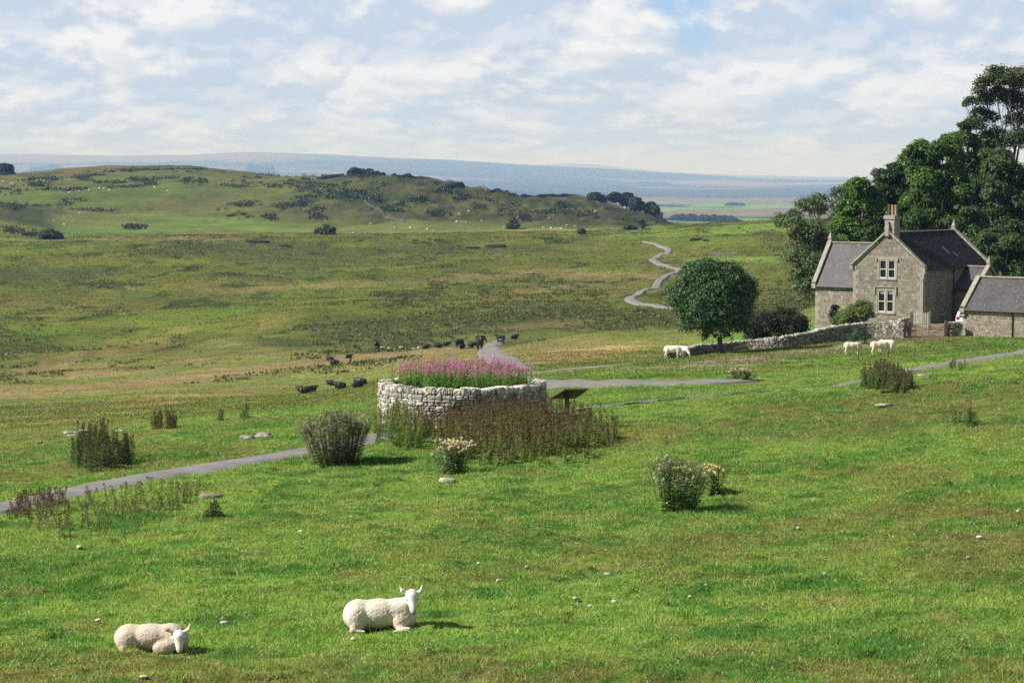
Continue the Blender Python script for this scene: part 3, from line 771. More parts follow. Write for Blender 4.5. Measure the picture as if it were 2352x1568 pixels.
d3 = region([(1985, 898), (2100, 898), (2095, 878), (1995, 880)], 150, r_, lambda u, v, r: (1.12 - .3 * u) * (.6 + .4 * r.rand()))
dockpatch('dock_clump', 'bushy brown topped dock clump beside the path at the right', d3, 37, leafc=(.10, .145, .045), spikec=(.10, .07, .042), spikef=.28, lw=.055, ll=.15, group='dock clumps')
d4 = region([(2190, 978), (2245, 978), (2240, 968), (2195, 968)], 9, r_, lambda u, v, r: .65 * (.55 + .55 * r.rand()))
dockpatch('nettle_clump', 'sparse dark nettle clump alone on the grass at far right', d4, 38, leafc=(.055, .10, .03), spikec=(.10, .06, .04), spikef=.3)
for i, (q, n, h, lab) in enumerate([((556, 964, 16), 6, .75, 'single upright dock just left of the planter on the far slope'), ((503, 968, 18), 6, .5, 'thin low docks left of the single upright dock'), ((345, 972, 60), 0, 0, ''), ((2175, 850, 50), 9, .5, 'few thin dry stems beside the right hand path')]):
    if n: dockpatch('dock_clump', lab, region([(q[0], q[1]), (q[0] + q[2], q[1]), (q[0] + q[2], q[1] - 5), (q[0], q[1] - 5)], n, r_, lambda u, v, r: h * (.6 + .5 * r.rand())), 40 + i, leafc=(.07, .11, .035), spikec=(.10, .06, .04), spikef=.5, group='dock clumps')
n1_ = region([(30, 1195), (150, 1185), (150, 1150), (30, 1165)], 60, r_, lambda u, v, r: .50 * (.5 + .6 * r.rand()))
dockpatch('nettle_patch', 'brown withered nettles at the near left edge of the footpath', n1_, 50, leafc=(.11, .095, .05), spikec=(.10, .065, .04), spikef=.4, lean=.35, lw=.024, ll=.09)
n2_ = region([(60, 1255), (430, 1180), (440, 1125), (140, 1160)], 100, r_, lambda u, v, r: .50 * (.5 + .7 * r.rand()))
dockpatch('nettle_patch', 'straggling green nettles below the footpath at lower left', n2_, 51, leafc=(.115, .15, .055), spikec=(.13, .12, .06), spikef=.2, lean=.4, lw=.022, ll=.085)
n3_ = region([(470, 1190), (510, 1186), (510, 1180), (470, 1183)], 8, r_, lambda u, v, r: .42 * (.5 + .6 * r.rand()))
dockpatch('nettle_clump', 'small dark nettle tuft just below the flat boulder', n3_, 52, leafc=(.06, .09, .03), spikec=(.09, .06, .04), spikef=.4, lean=.2)

def thistle(name, label, px, py, wpx, hpx, seed, stems=60, leafc=(.20, .225, .15), pink=.12, fluff=.5, group='thistle clumps', flc=(.62, .52, .42)):
    r = np.random.RandomState(seed); p = hs(px, py); m_ = p.y / F; Rw = wpx * 1.3 * S / 2 * m_; Hh = hpx * S * m_
    root = thing(name, label, 'thistle', tuple(p), group); st = MB(); lv = MB(); hd = MB()
    for i in range(stems):
        a = r.rand() * 6.283; k = math.sqrt(r.rand()) * (.75 + .4 * math.sin(2.3 * a + seed) * math.sin(a * 1.1 + seed * 2)); dx = math.cos(a) * k * Rw; dy = math.sin(a) * k * Rw * .9
        top = np.array([p.x + dx, p.y + dy, p.z + Hh * (1.0 - .38 * k ** 2) * (.78 + .25 * r.rand())]); b = np.array([p.x + dx * .58, p.y + dy * .58, p.z - .02])
        mid = b * .45 + top * .55 + np.array([0, 0, Hh * .05]); tube(st, [b, mid, top], [.012, .009, .006], 3, (.15, .17, .09), False)
        leafstems(lv, b, mid, 24, r, .19, .045, np.array(leafc) * np.array([.9, 1.0, .75]), up=.2, amt=.45, taper=.2)
        leafstems(lv, mid, top, 24, r, .13, .032, leafc, up=.3, amt=.4, taper=.3)
        tops = [top]
        for j in range(3):
            s0 = mid + (top - mid) * (.2 + .6 * r.rand()); a2 = r.rand() * 6.283; e = s0 + np.array([math.cos(a2) * .14, math.sin(a2) * .14, .12 + .1 * r.rand()]); tube(st, [s0, e], [.006, .004], 3, (.15, .17, .09), False)
            leafstems(lv, s0, e, 6, r, .08, .02, leafc, up=.3); tops.append(e)
        for t in tops:
            u_ = r.rand(); n = 12; c = (.50, .07, .42) if u_ < pink else (flc if u_ < pink + fluff else (.14, .15, .09)); rad = .019 if u_ < pink else (.026 if u_ < pink + fluff else .02)
            d = rdir(n, r); V, Fq = cards(np.asarray(t) + d * .008, d, rdir(n, r), rad * 1.5, rad, 0); hd.add(V, Fq, np.repeat(jitc(c, n, r, .3), 4, 0))
    st.build('stems', M_LEAF, root); lv.build('leaves', M_LEAF, root); hd.build('flower_heads', M_LEAF, root)
thistle('thistle_clump', 'largest grey green thistle clump with pale seed heads left of the planter', 775, 1068, 180, 130, 61, 105, pink=.07, fluff=.25, leafc=(.17, .18, .13), flc=(.34, .30, .25))
thistle('thistle_clump', 'small pale headed thistle in front of the brown dock bed', 1040, 1082, 85, 72, 62, 34, fluff=.6)
thistle('thistle_clump', 'vase shaped spear thistle with magenta flowers on the open grass', 1545, 1170, 150, 125, 63, 62, leafc=(.17, .24, .10), pink=.07, fluff=.2, flc=(.40, .42, .30))
thistle('thistle_clump', 'little thistle with cream heads close to the right of the spear thistle', 1645, 1132, 62, 62, 64, 14, leafc=(.17, .23, .09), pink=.1, fluff=.6, flc=(.70, .52, .34))
thistle('thistle_clump', 'low sprawling grey thistle at the end of the farm track', 1708, 872, 52, 26, 65, 26, leafc=(.22, .22, .16), pink=0, fluff=.4)
# ------------------------------------------------------------------ building materials
def m_masonry(name, c1, c2, mortar, bw, bh, white=.3, warp=.05, dark=.0):
    m, nt, N, L, bs = mat(name); bs.inputs['Roughness'].default_value = .92; bs.inputs['Specular IOR Level'].default_value = .2
    uv = N.new('ShaderNodeUVMap').outputs[0]; g = geo(N)
    nz = N.new('ShaderNodeTexNoise'); nz.inputs['Scale'].default_value = 1.6; nz.inputs['Detail'].default_value = 3; L.new(uv, nz.inputs['Vector'])
    sub = N.new('ShaderNodeVectorMath'); sub.operation = 'SUBTRACT'; L.new(nz.outputs['Color'], sub.inputs[0]); sub.inputs[1].default_value = (.5, .5, .5)
    scl = N.new('ShaderNodeVectorMath'); scl.operation = 'SCALE'; L.new(sub.outputs[0], scl.inputs[0]); scl.inputs['Scale'].default_value = warp * 4
    ad = N.new('ShaderNodeVectorMath'); ad.operation = 'ADD'; L.new(uv, ad.inputs[0]); L.new(scl.outputs[0], ad.inputs[1])
    b = N.new('ShaderNodeTexBrick'); L.new(ad.outputs[0], b.inputs['Vector']); b.inputs['Scale'].default_value = 1
    b.inputs['Brick Width'].default_value = bw; b.inputs['Row Height'].default_value = bh; b.inputs['Mortar Size'].default_value = .014; b.inputs['Mortar Smooth'].default_value = .4
    b.offset = .43; b.squash = .7; b.squash_frequency = 3
    b.inputs['Color1'].default_value = (*c1, 1); b.inputs['Color2'].default_value = (*c2, 1); b.inputs['Mortar'].default_value = (*mortar, 1)
    n = addnoise(N, L, 3.2, 6, .7, g); n2 = addnoise(N, L, 1.1, 5, .65, g); n3 = addnoise(N, L, 6, 4, .6, g)
    c = mixc(N, L, 1.0, b.outputs['Color'], gray(N, L, mrange(N, L, n, .3, .7, .65, 1.35)), 'MULTIPLY')
    c = mixc(N, L, mrange(N, L, n2, .54, .68, 0, .5, True), c, (.30, .20, .12))
    c = mixc(N, L, mrange(N, L, n3, .60, .68, 0, white, True), c, (.68, .66, .60))
    if dark: c = mixc(N, L, mrange(N, L, n3, .32, .42, dark, 0, True), c, (.06, .055, .045))
    L.new(c, bs.inputs['Base Color'])
    hgt = mixc(N, L, .35, gray(N, L, mrange(N, L, b.outputs['Fac'], 0, 1, 1, 0)), gray(N, L, n)); bump(N, L, hgt, .9, .05, bs)
    return m
M_WALL = m_masonry('house_rubble', (.150, .134, .104), (.235, .215, .178), (.19, .175, .145), .52, .26, .45)
M_WING = m_masonry('wing_rubble', (.27, .235, .195), (.16, .13, .10), (.25, .22, .185), .34, .17, .8, .06)
M_BARN = m_masonry('barn_rubble', (.20, .172, .13), (.31, .28, .225), (.12, .105, .085), .36, .15, .7, .05, .5)
M_ASHLAR = simple('dressed_stone', (.26, .24, .205), .85, 3.0, .3, bmp=.02)
M_COPE = simple('coping_stone', (.27, .25, .205), .9, 4.0, .4, bmp=.03)
def m_slate(name, c):
    m, nt, N, L, bs = mat(name); bs.inputs['Roughness'].default_value = .6; bs.inputs['Specular IOR Level'].default_value = .35
    uv = N.new('ShaderNodeUVMap').outputs[0]; b = N.new('ShaderNodeTexBrick'); L.new(uv, b.inputs['Vector']); b.inputs['Scale'].default_value = 1
    b.inputs['Brick Width'].default_value = .30; b.inputs['Row Height'].default_value = .21; b.inputs['Mortar Size'].default_value = .010; b.inputs['Mortar Smooth'].default_value = .2
    b.inputs['Color1'].default_value = (*[q * .8 for q in c], 1); b.inputs['Color2'].default_value = (*[q * 1.22 for q in c], 1); b.inputs['Mortar'].default_value = (*[q * .35 for q in c], 1)
    g = geo(N); n = addnoise(N, L, 1.3, 6, .7, g); n2 = addnoise(N, L, 5, 4, .6, g)
    cc = mixc(N, L, 1.0, b.outputs['Color'], gray(N, L, mrange(N, L, n, .3, .7, .7, 1.3)), 'MULTIPLY')
    cc = mixc(N, L, mrange(N, L, n2, .63, .70, 0, .6, True), cc, (.36, .35, .33)); L.new(cc, bs.inputs['Base Color'])
    bump(N, L, b.outputs['Fac'], -.8, .03, bs); return m
M_SLATE = m_slate('slate', (.066, .063, .068)); M_SLATE_SHADE = m_slate('slate_in_shade', (.013, .014, .018)); M_SLATE_SHADE.node_tree.nodes['Principled BSDF'].inputs['Specular IOR Level'].default_value = .12  # main roof slate has the unlit slope's shade put into its colour
M_RIDGE = simple('ridge_stone', (.30, .275, .225), .9, 5, .4)
M_GUT = simple('cast_iron', (.018, .018, .02), .5)
M_WHITE = simple('white_paint', (.52, .51, .44), .5)
M_GLASS, nt_, N_, L_, b_ = mat('window_glass'); b_.inputs['Base Color'].default_value = (.012, .013, .014, 1); b_.inputs['Roughness'].default_value = .08
M_TERRA = simple('terracotta', (.33, .20, .125), .8, 6, .3); M_SOOT = simple('sooty_pot', (.09, .07, .06), .85, 6, .3)
M_WOOD = simple('weathered_wood', (.40, .355, .29), .85, 9, .4); M_WOOD2 = simple('bare_wood', (.40, .31, .21), .8, 9, .3)

E1 = np.array([.768, -.640, 0]); E2 = np.array([.640, .768, 0]); ZZ = np.array([0, 0, 1.0])
class Pm:
    """polygons with metric UVs; out = a point the faces should look away from"""
    def __init__(s, fr): s.fr = fr; s.p = []
    def add(s, *pts, out=None):
        q = [s.fr(*p) for p in pts]; n = np.zeros(3)
        for i in range(len(q)): n += np.cross(q[i], q[(i + 1) % len(q)])
        if out is not None and np.dot(n, np.mean(q, 0) - s.fr(*out)) < 0: q = q[::-1]
        s.p.append(q); return s
    def box(s, u0, u1, v0, v1, z0, z1, skip=''):
        c = ((u0 + u1) / 2, (v0 + v1) / 2, (z0 + z1) / 2)
        for f in ([(u0, v0, z0), (u1, v0, z0), (u1, v0, z1), (u0, v0, z1)], [(u0, v1, z0), (u1, v1, z0), (u1, v1, z1), (u0, v1, z1)], [(u0, v0, z0), (u0, v1, z0), (u0, v1, z1), (u0, v0, z1)],
                  [(u1, v0, z0), (u1, v1, z0), (u1, v1, z1), (u1, v0, z1)], [(u0, v0, z0), (u1, v0, z0), (u1, v1, z0), (u0, v1, z0)], [(u0, v0, z1), (u1, v0, z1), (u1, v1, z1), (u0, v1, z1)]): s.add(*f, out=c)
        return s
    def build(s, name, m, parent):
        by = {}
        for q in s.p: by.setdefault(len(q), []).append(q)
        V = []; Fs = []; U = []
        for k, qs in by.items():
            f = []
            for q in qs:
                n = np.zeros(3)
                for i in range(k): n += np.cross(q[i] - q[0], q[(i + 1) % k] - q[0])
                n /= np.linalg.norm(n); t = np.cross([0, 0, 1], n); t = np.array([1., 0, 0]) if np.linalg.norm(t) < .05 else t / np.linalg.norm(t); b = np.cross(n, t)
                f.append(list(range(len(V), len(V) + k))); V += q; U += [(p @ t, p @ b) for p in q]
            Fs.append(np.array(f))
        return mk(name, np.array(V), Fs, m, parent, uv=np.array(U))
def slopebar(pm, fr, a, b, w, th):
    """coping slab along a sloping line (points in local coordinates), w across the wall, th thick"""
    A = fr(*a); B = fr(*b); d = (B - A) / np.linalg.norm(B - A); return A, B, d
def coping(mb, fr, a, b, across, w, th):
    A = fr(*a); B = fr(*b); d = (B - A); L = np.linalg.norm(d); d /= L; ac = across / np.linalg.norm(across); up = np.cross(d, ac); up = up if up[2] > 0 else -up
    mb.add(boxv((A + B) / 2 + up * th / 2, L / 2, w / 2, th / 2, [d, ac, up]), CUBEF)
def finial(mb, c, s=.16, h=.62):
    c = np.asarray(c, float); mb.add(boxv(c + [0, 0, .12], s, s, .14, [E1, E2, ZZ]), CUBEF); mb.add(boxv(c + [0, 0, .29], s * 1.35, s * 1.35, .035, [E1, E2, ZZ]), CUBEF)
    q = np.array([c + E1 * s * x + E2 * s * y + [0, 0, .32] for x, y in ((-1, -1), (1, -1), (1, 1), (-1, 1))] + [c + [0, 0, .32 + h]])
    mb.add(q, np.array([[0, 1, 4], [1, 2, 4], [2, 3, 4], [3, 0, 4]]))

# ------------------------------------------------------------------ the farmhouse
R0 = np.array([36.65, 202.7, 0])
def HF(u, v, z): return R0 + E1 * u + E2 * v + ZZ * z
def house():
    GR = -16.0; W_ = 7.2; Ln = 12.0; EV = -8.28; AP = -5.32; sl = (AP - EV) / (W_ / 2)
    root = thing('farmhouse', 'two storey grey stone farmhouse with slate roofs, crow finials and three chimney pots', 'house', tuple(HF(-3.6, 3, -13.6)))
    root['label'] = 'two storey grey stone farmhouse with slate roof and three chimney pots'
    wn = [(-3.68, 1.62, -9.36, -7.70), (-3.80, 1.62, -12.42, -10.44)]
    u0, u1 = -4.6, -2.78
    w = Pm(HF)
    zt = lambda u: EV + sl * (W_ / 2 - abs(u + W_ / 2))
    o = (-3.6, 6, -11)
    w.add((-W_, 0, GR), (u0, 0, GR), (u0, 0, zt(u0)), (-W_, 0, EV), out=o); w.add((u1, 0, GR), (0, 0, GR), (0, 0, EV), (u1, 0, zt(u1)), out=o)
    w.add((u0, 0, GR), (u1, 0, GR), (u1, 0, wn[1][2]), (u0, 0, wn[1][2]), out=o); w.add((u0, 0, wn[1][3]), (u1, 0, wn[1][3]), (u1, 0, wn[0][2]), (u0, 0, wn[0][2]), out=o)
    w.add((u0, 0, wn[0][3]), (u1, 0, wn[0][3]), (u1, 0, zt(u1)), (-W_ / 2, 0, AP), (u0, 0, zt(u0)), out=o)
    for (cx, ww, za, zb) in wn:   # beside the openings and the reveals
        a, b = cx - ww / 2, cx + ww / 2
        w.add((u0, 0, za), (a, 0, za), (a, 0, zb), (u0, 0, zb), out=o); w.add((b, 0, za), (u1, 0, za), (u1, 0, zb), (b, 0, zb), out=o)
    w.add((0, 0, GR), (0, Ln, GR), (0, Ln, EV), (0, 0, EV), out=o); w.add((-W_, 0, GR), (-W_, Ln, GR), (-W_, Ln, EV), (-W_, 0, EV), out=o)
    w.add((-W_, Ln, GR), (0, Ln, GR), (0, Ln, EV), (-W_ / 2, Ln, AP), (-W_, Ln, EV), out=o)
    w.build('wall', M_WALL, root)
    for (cx, ww, za, zb) in wn:
        dres = Pm(HF)
        a, b = cx - ww / 2, cx + ww / 2; d = .22
        for f in ([(a, 0, za), (a, d, za), (a, d, zb), (a, 0, zb)], [(b, 0, za), (b, d, za), (b, d, zb), (b, 0, zb)], [(a, 0, zb), (b, 0, zb), (b, d, zb), (a, d, zb)], [(a, 0, za), (b, 0, za), (b, d, za), (a, d, za)]): dres.add(*f)
        dres.box(a - .20, a - .002, -.02, .1, za, zb); dres.box(b + .002, b + .20, -.02, .1, za, zb)     # jamb stones
        dres.box(a - .20, b + .20, -.022, .1, zb + .002, zb + .26)
        dres.box(cx - .07, cx + .07, -.01, .2, za, zb)                                                      # mullion
        dres.build('window_surround', M_ASHLAR, root)
    dres = Pm(HF); dl = Pm(HF)
    for k in range(9):   # quoins, alternately long and short
        z0 = -16 + k * .86
        if z0 + .43 < EV: 
            dres.box(-.55, .018, -.018, .30, z0, z0 + .425); dres.box(-.30, .0175, -.0175, .55, z0 + .43, z0 + .855)
            dl.box(-W_ - .018, -W_ + .55, -.018, .3, z0, z0 + .425); dl.box(-W_ - .0175, -W_ + .3, -.0175, .3, z0 + .43, z0 + .855)
    dres.build('quoins', M_ASHLAR, root); dl.build('quoins', M_ASHLAR, root)
    for i, (cx, ww, za, zb) in enumerate(wn):
        fr_ = MB(); a, b = cx - ww / 2, cx + ww / 2
        for s0, s1 in ((a, cx - .07), (cx + .07, b)):
            t = .08; vv = .06
            def bx(p0, p1, q0, q1, dv=0): fr_.add(boxv(HF((p0 + p1) / 2, vv + dv, (q0 + q1) / 2), (p1 - p0) / 2, .03, (q1 - q0) / 2, [E1, E2, ZZ]), CUBEF)
            bx(s0 + .01, s0 + t, za, zb); bx(s1 - t, s1 - .01, za, zb); bx(s0 + t, s1 - t, zb - t, zb - .004); bx(s0 + t, s1 - t, za + .004, za + .11)
            mz = (za + zb) / 2; bx(s0 + t, s1 - t, mz - .035, mz + .035)
            if i == 1: pass
        wnd = fr_.build('window', M_WHITE, root)
        p = Pm(HF)
        for s0, s1 in ((a, cx - .07), (cx + .07, b)): p.add((s0, .15, za), (s1, .15, za), (s1, .15, zb), (s0, .15, zb), out=(cx, 3, za))
        p.build('pane', M_GLASS, wnd)
        sl_ = Pm(HF); sl_.box(a - .22, b + .22, -.09, .1, za - .14, za - .002); sl_.build('window_sill', M_ASHLAR, root)
        hm = Pm(HF)
        if i == 1: hm.box(a - .34, b + .34, -.13, -.023, zb + .27, zb + .36)
        for q in (a - .34, b + .22): hm.box(q, q + .12, -.125, -.024, zb - (.35 if i else .12), zb + (.268 if i else .16))
        hm.build('hood_mould', M_ASHLAR, root)
        if i == 1:
            M_BL = simple('roller_blind', (.30, .33, .30), .8)
            for s0, s1 in ((a, cx - .07), (cx + .07, b)): bl = Pm(HF); bl.add((s0 + .08, .145, zb - .32), (s1 - .08, .145, zb - .32), (s1 - .08, .145, zb - .08), (s0 + .08, .145, zb - .08), out=(cx, 3, za)); bl.build('blind', M_BL, wnd)
    # roofs
    def roof(name, fr, ua, ub, va, vb, axis, ez, az, ov, m, th=.09):
        """axis 'v': ridge runs along v at mid u; axis 'u': ridge along u at mid v"""
        q = Pm(fr)
        if axis == 'v':
            mu = (ua + ub) / 2; s_ = (az - ez) / ((ub - ua) / 2)
            for e, sg in ((ua, -1), (ub, 1)):
                a0 = (e + sg * ov, ez - s_ * ov); 
                q.add((mu, va, az + th), (mu, vb, az + th), (a0[0], vb, a0[1] + th), (a0[0], va, a0[1] + th), out=(mu, (va + vb) / 2, ez - 9))
                q.add((a0[0], va, a0[1] + th), (a0[0], vb, a0[1] + th), (a0[0], vb, a0[1]), (a0[0], va, a0[1]), out=(mu, (va + vb) / 2, ez))
                q.add((mu, va, az), (mu, vb, az), (a0[0], vb, a0[1]), (a0[0], va, a0[1]), out=(mu, (va + vb) / 2, az + 9))
        else:
            mv = (va + vb) / 2; s_ = (az - ez) / ((vb - va) / 2)
            for e, sg in ((va, -1), (vb, 1)):
                a0 = (e + sg * ov, ez - s_ * ov)
                q.add((ua, mv, az + th), (ub, mv, az + th), (ub, a0[0], a0[1] + th), (ua, a0[0], a0[1] + th), out=((ua + ub) / 2, mv, ez - 9))
                q.add((ua, a0[0], a0[1] + th), (ub, a0[0], a0[1] + th), (ub, a0[0], a0[1]), (ua, a0[0], a0[1]), out=((ua + ub) / 2, mv, ez))
                q.add((ua, mv, az), (ub, mv, az), (ub, a0[0], a0[1]), (ua, a0[0], a0[1]), out=((ua + ub) / 2, mv, az + 9))
        return q.build(name, m, root_of[0])
    root_of[0] = root
    rf = roof('roof', HF, -W_, 0, .15, Ln - .15, 'v', EV, AP, .28, M_SLATE_SHADE)
    rw = roof('roof', HF, -11.65, -4.9, .6, 5.8, 'u', -10.04, -6.42, .25, M_SLATE)
    rp = roof('roof', HF, -2.2, 2.35, 5.7, 10.1, 'u', -10.3, -8.5, .2, M_SLATE)
    sk = Pm(HF)
    for (u_, v_, l_) in ((-1.9, 6.6, .8), (-1.25, 7.6, .45)):
        z_ = lambda u: EV + sl * (-u) + .125
        sk.add((u_, v_, z_(u_)), (u_ + l_, v_ + .0, z_(u_ + l_)), (u_ + l_, v_ + .28, z_(u_ + l_)), (u_, v_ + .28, z_(u_)))
    sk.build('skylight', simple('rooflight', (.10, .16, .11), .3), rf)
    class EachR:
        def add(s, V, F): m = MB(); m.add(V, F); m.build('ridge_tiles', M_RIDGE, root)
    rd = EachR()
    for a, b in (((-3.6, .2, AP + .08), (-3.6, Ln - .2, AP + .08)),): coping(rd, HF, a, b, E1, .26, .09)
    coping(rd, HF, (-11.6, 3.2, -6.34), (-5.2, 3.2, -6.34), E2, .28, .1); coping(rd, HF, (-1.6, 7.9, -8.42), (2.3, 7.9, -8.42), E2, .30, .1)
    # wing and porch walls
    ww = Pm(HF); o = (-9, 3, -12)
    ww.add((-11.6, .6, GR), (-W_ + .0, .6, GR), (-W_, .6, -10.04), (-11.6, .6, -10.04), out=o); ww.add((-11.6, 5.8, GR), (-W_, 5.8, GR), (-W_, 5.8, -10.04), (-11.6, 5.8, -10.04), out=o)
    ww.add((-11.6, .6, GR), (-11.6, 5.8, GR), (-11.6, 5.8, -10.04), (-11.6, 3.2, -6.42), (-11.6, .6, -10.04), out=o)
    ww.build('wing_wall', M_WING, root)
    dq = Pm(HF)
    for k in range(7):
        z0 = -16 + k * .86
        dq.box(-11.618, -11.1, .582, .9, z0, z0 + .425); dq.box(-11.6175, -11.3, .5825, 1.1, z0 + .43, z0 + .855)
    dq.build('wing_quoins', M_ASHLAR, root)
    pw = Pm(HF); o = (1, 7.9, -12)
    pw.add((0, 5.7, GR), (2.3, 5.7, GR), (2.3, 5.7, -10.3), (0, 5.7, -10.3), out=o); pw.add((0, 10.1, GR), (2.3, 10.1, GR), (2.3, 10.1, -10.3), (0, 10.1, -10.3), out=o)
    pw.add((2.3, 5.7, GR), (2.3, 10.1, GR), (2.3, 10.1, -10.3), (2.3, 7.9, -8.5), (2.3, 5.7, -10.3), out=o)
    pw.build('porch_wall', M_WALL, root)
    # copings, kneelers, finials
    class Each:
        def __init__(s, nm): s.nm = nm
        def add(s, V, F): m = MB(); m.add(V, F); m.build(s.nm, M_COPE if s.nm != 'ridge_tiles' else M_RIDGE, root)
    cp = Each('gable_coping')
    for vv in (.0, Ln):
        for sg in (-1, 1): coping(cp, HF, (-3.6 + sg * 3.78, vv, EV + .0), (-3.6 + sg * .02, vv, AP + .17), E2, .42, .16)
    for vv in (3.2,):
        for sg in (-1, 1): coping(cp, HF, (-11.65, 3.2 + sg * 2.72, -10.02), (-11.65, 3.2 + sg * .02, -6.25), E1, .42, .16)
    for sg in (-1, 1): coping(cp, HF, (2.3, 7.9 + sg * 2.3, -10.25), (2.3, 7.9 + sg * .02, -8.33), E1, .40, .15)
    for vv in (-.21, Ln - .21):
        kn = Pm(HF).box(-.02, .30, vv, vv + .42, EV - .55, EV - .02)
        if vv < 0: kn.box(-.02, .20, -.208, .2, EV - 1.0, EV - .552)
        kn.build('kneeler', M_COPE, root); Pm(HF).box(-7.5, -7.18, vv, vv + .42, EV - .30, EV - .02).build('kneeler', M_COPE, root)
    Pm(HF).box(-11.86, -11.44, .30, .62, -10.5, -10.05).build('kneeler', M_COPE, root); Pm(HF).box(2.1, 2.5, 5.42, 5.72, -10.7, -10.32).build('kneeler', M_COPE, root)
    for c in (HF(-3.6, Ln, AP + .22), HF(-11.65, 3.2, -6.2), HF(2.3, 7.9, -8.3)):
        f = MB(); finial(f, c); f.build('finial', M_COPE, root)
    # chimney
    ch = Pm(HF); ch.box(-3.98, -3.0, .0, 1.0, -6.2, -4.02); ch.box(-4.08, -2.9, -.1, 1.1, -4.02, -3.80); ch.box(-4.0, -2.98, -.04, 1.04, -3.80, -3.68)
    ch.box(-3.82, -3.42, -.26, -.002, -5.55, -4.5); ch.box(-3.75, -3.49, -.2, -.002, -4.5, -4.25); ch.box(-4.03, -2.95, -.05, 1.05, -4.9, -4.8)
    c_ = ch.build('chimney', M_ASHLAR, rf)
    for u_, m_, h_ in ((-3.82, M_SOOT, .98), (-3.46, M_TERRA, .92), (-3.12, M_TERRA, .92)):
        p = MB(); b = Vector(HF(u_, .5, -3.68)); tube(p, [b, b + Vector((0, 0, h_ * .1)), b + Vector((0, 0, h_ * .85)), b + Vector((0, 0, h_ * .86)), b + Vector((0, 0, h_))], [.16, .13, .125, .16, .15], 14); p.build('chimney_pot', m_, root, smooth=False)
    # gutters and pipes
    def seg(a, b, r): g_ = MB(); tube(g_, [Vector(HF(*a)), Vector(HF(*b))], r, 8); g_.build('downpipe' if abs(a[2] - b[2]) > 1 else 'gutter', M_GUT, root)
    seg((.34, .2, EV - .26), (.34, 5.6, EV - .26), .07); seg((-11.4, .32, -10.32), (-7.3, .32, -10.32), .07); seg((.1, 5.5, -10.5), (2.1, 5.5, -10.5), .06)
    seg((.10, 5.4, EV - .3), (.10, 5.4, -14), .05); seg((.34, 5.4, EV - .3), (.1, 5.4, EV - .6), .05)
root_of = [None]
house()

# ------------------------------------------------------------------ the barn
B0 = np.array([38.12, 191.8, 0])
def BF(u, v, z): return B0 + E1 * u + E2 * v + ZZ * z
def barn():
    GR = -16.; EV = -11.2; AP = -8.82; L = 12.; D_ = 5.2
    root = thing('stone_barn', 'low stone outbuilding with slate roof at the right edge', 'barn', tuple(BF(4, 0, -13.7)))
    w = Pm(BF); o = (5, 2.6, -13)
    w.add((0, 0, GR), (L, 0, GR), (L, 0, EV), (0, 0, EV), out=o); w.add((0, D_, GR), (L, D_, GR), (L, D_, EV), (0, D_, EV), out=o)
    for u in (0, L): w.add((u, 0, GR), (u, D_, GR), (u, D_, EV), (u, D_ / 2, AP), (u, 0, EV), out=o)
    w.build('wall', M_BARN, root)
    q = Pm(BF); s_ = (AP - EV) / (D_ / 2); ov = .22
    for e, sg in ((0, -1), (D_, 1)):
        a = e + sg * ov; z = EV - s_ * ov
        q.add((.12, D_ / 2, AP + .09), (L, D_ / 2, AP + .09), (L, a, z + .09), (.12, a, z + .09), out=(5, 2.6, -20)); q.add((.12, a, z + .09), (L, a, z + .09), (L, a, z), (.12, a, z), out=o)
    q.build('roof', M_SLATE, root)
    r = np.random.RandomState(8); rd = MB(); u = .2
    while u < L: l = .45 + r.rand() * .1; rd.add(boxv(BF(u + l / 2, D_ / 2, AP + .16 + (r.rand() - .5) * .03), l / 2 * .98, .15, .06, [E1, E2, ZZ]), CUBEF); u += l
    rd.build('ridge_tiles', M_RIDGE, root)
    for sg in (-1, 1): cp = MB(); coping(cp, BF, (.02, 2.6 + sg * 2.72, EV - .02), (.02, 2.6 + sg * .02, AP + .14), E1, .42, .15); cp.build('gable_coping', M_COPE, root)
    kn = Pm(BF); kn.box(-.22, .22, -.32, .02, EV - .42, EV - .05); kn.box(-.2, .2, -.2, .02, EV - .75, EV - .422); kn.build('kneeler', M_COPE, root)
    dq = Pm(BF)
    for k in range(6):
        z0 = -16 + k * .86
        dq.box(-.018, .5, -.018, .28, z0, z0 + .425); 
        if z0 + .85 < EV: dq.box(-.0175, .26, -.0175, .5, z0 + .43, z0 + .855)
    dq.build('quoins', M_ASHLAR, root)
    gt = MB(); tube(gt, [Vector(BF(4.6, -.07, EV - .1)), Vector(BF(4.6, -.07, -14.0))], .05, 8); gt.build('downpipe', M_GUT, root); gt = MB(); tube(gt, [Vector(BF(.3, -.3, EV - .20)), Vector(BF(L, -.3, EV - .20))], .05, 8); gt.build('gutter', M_GUT, root)
barn()

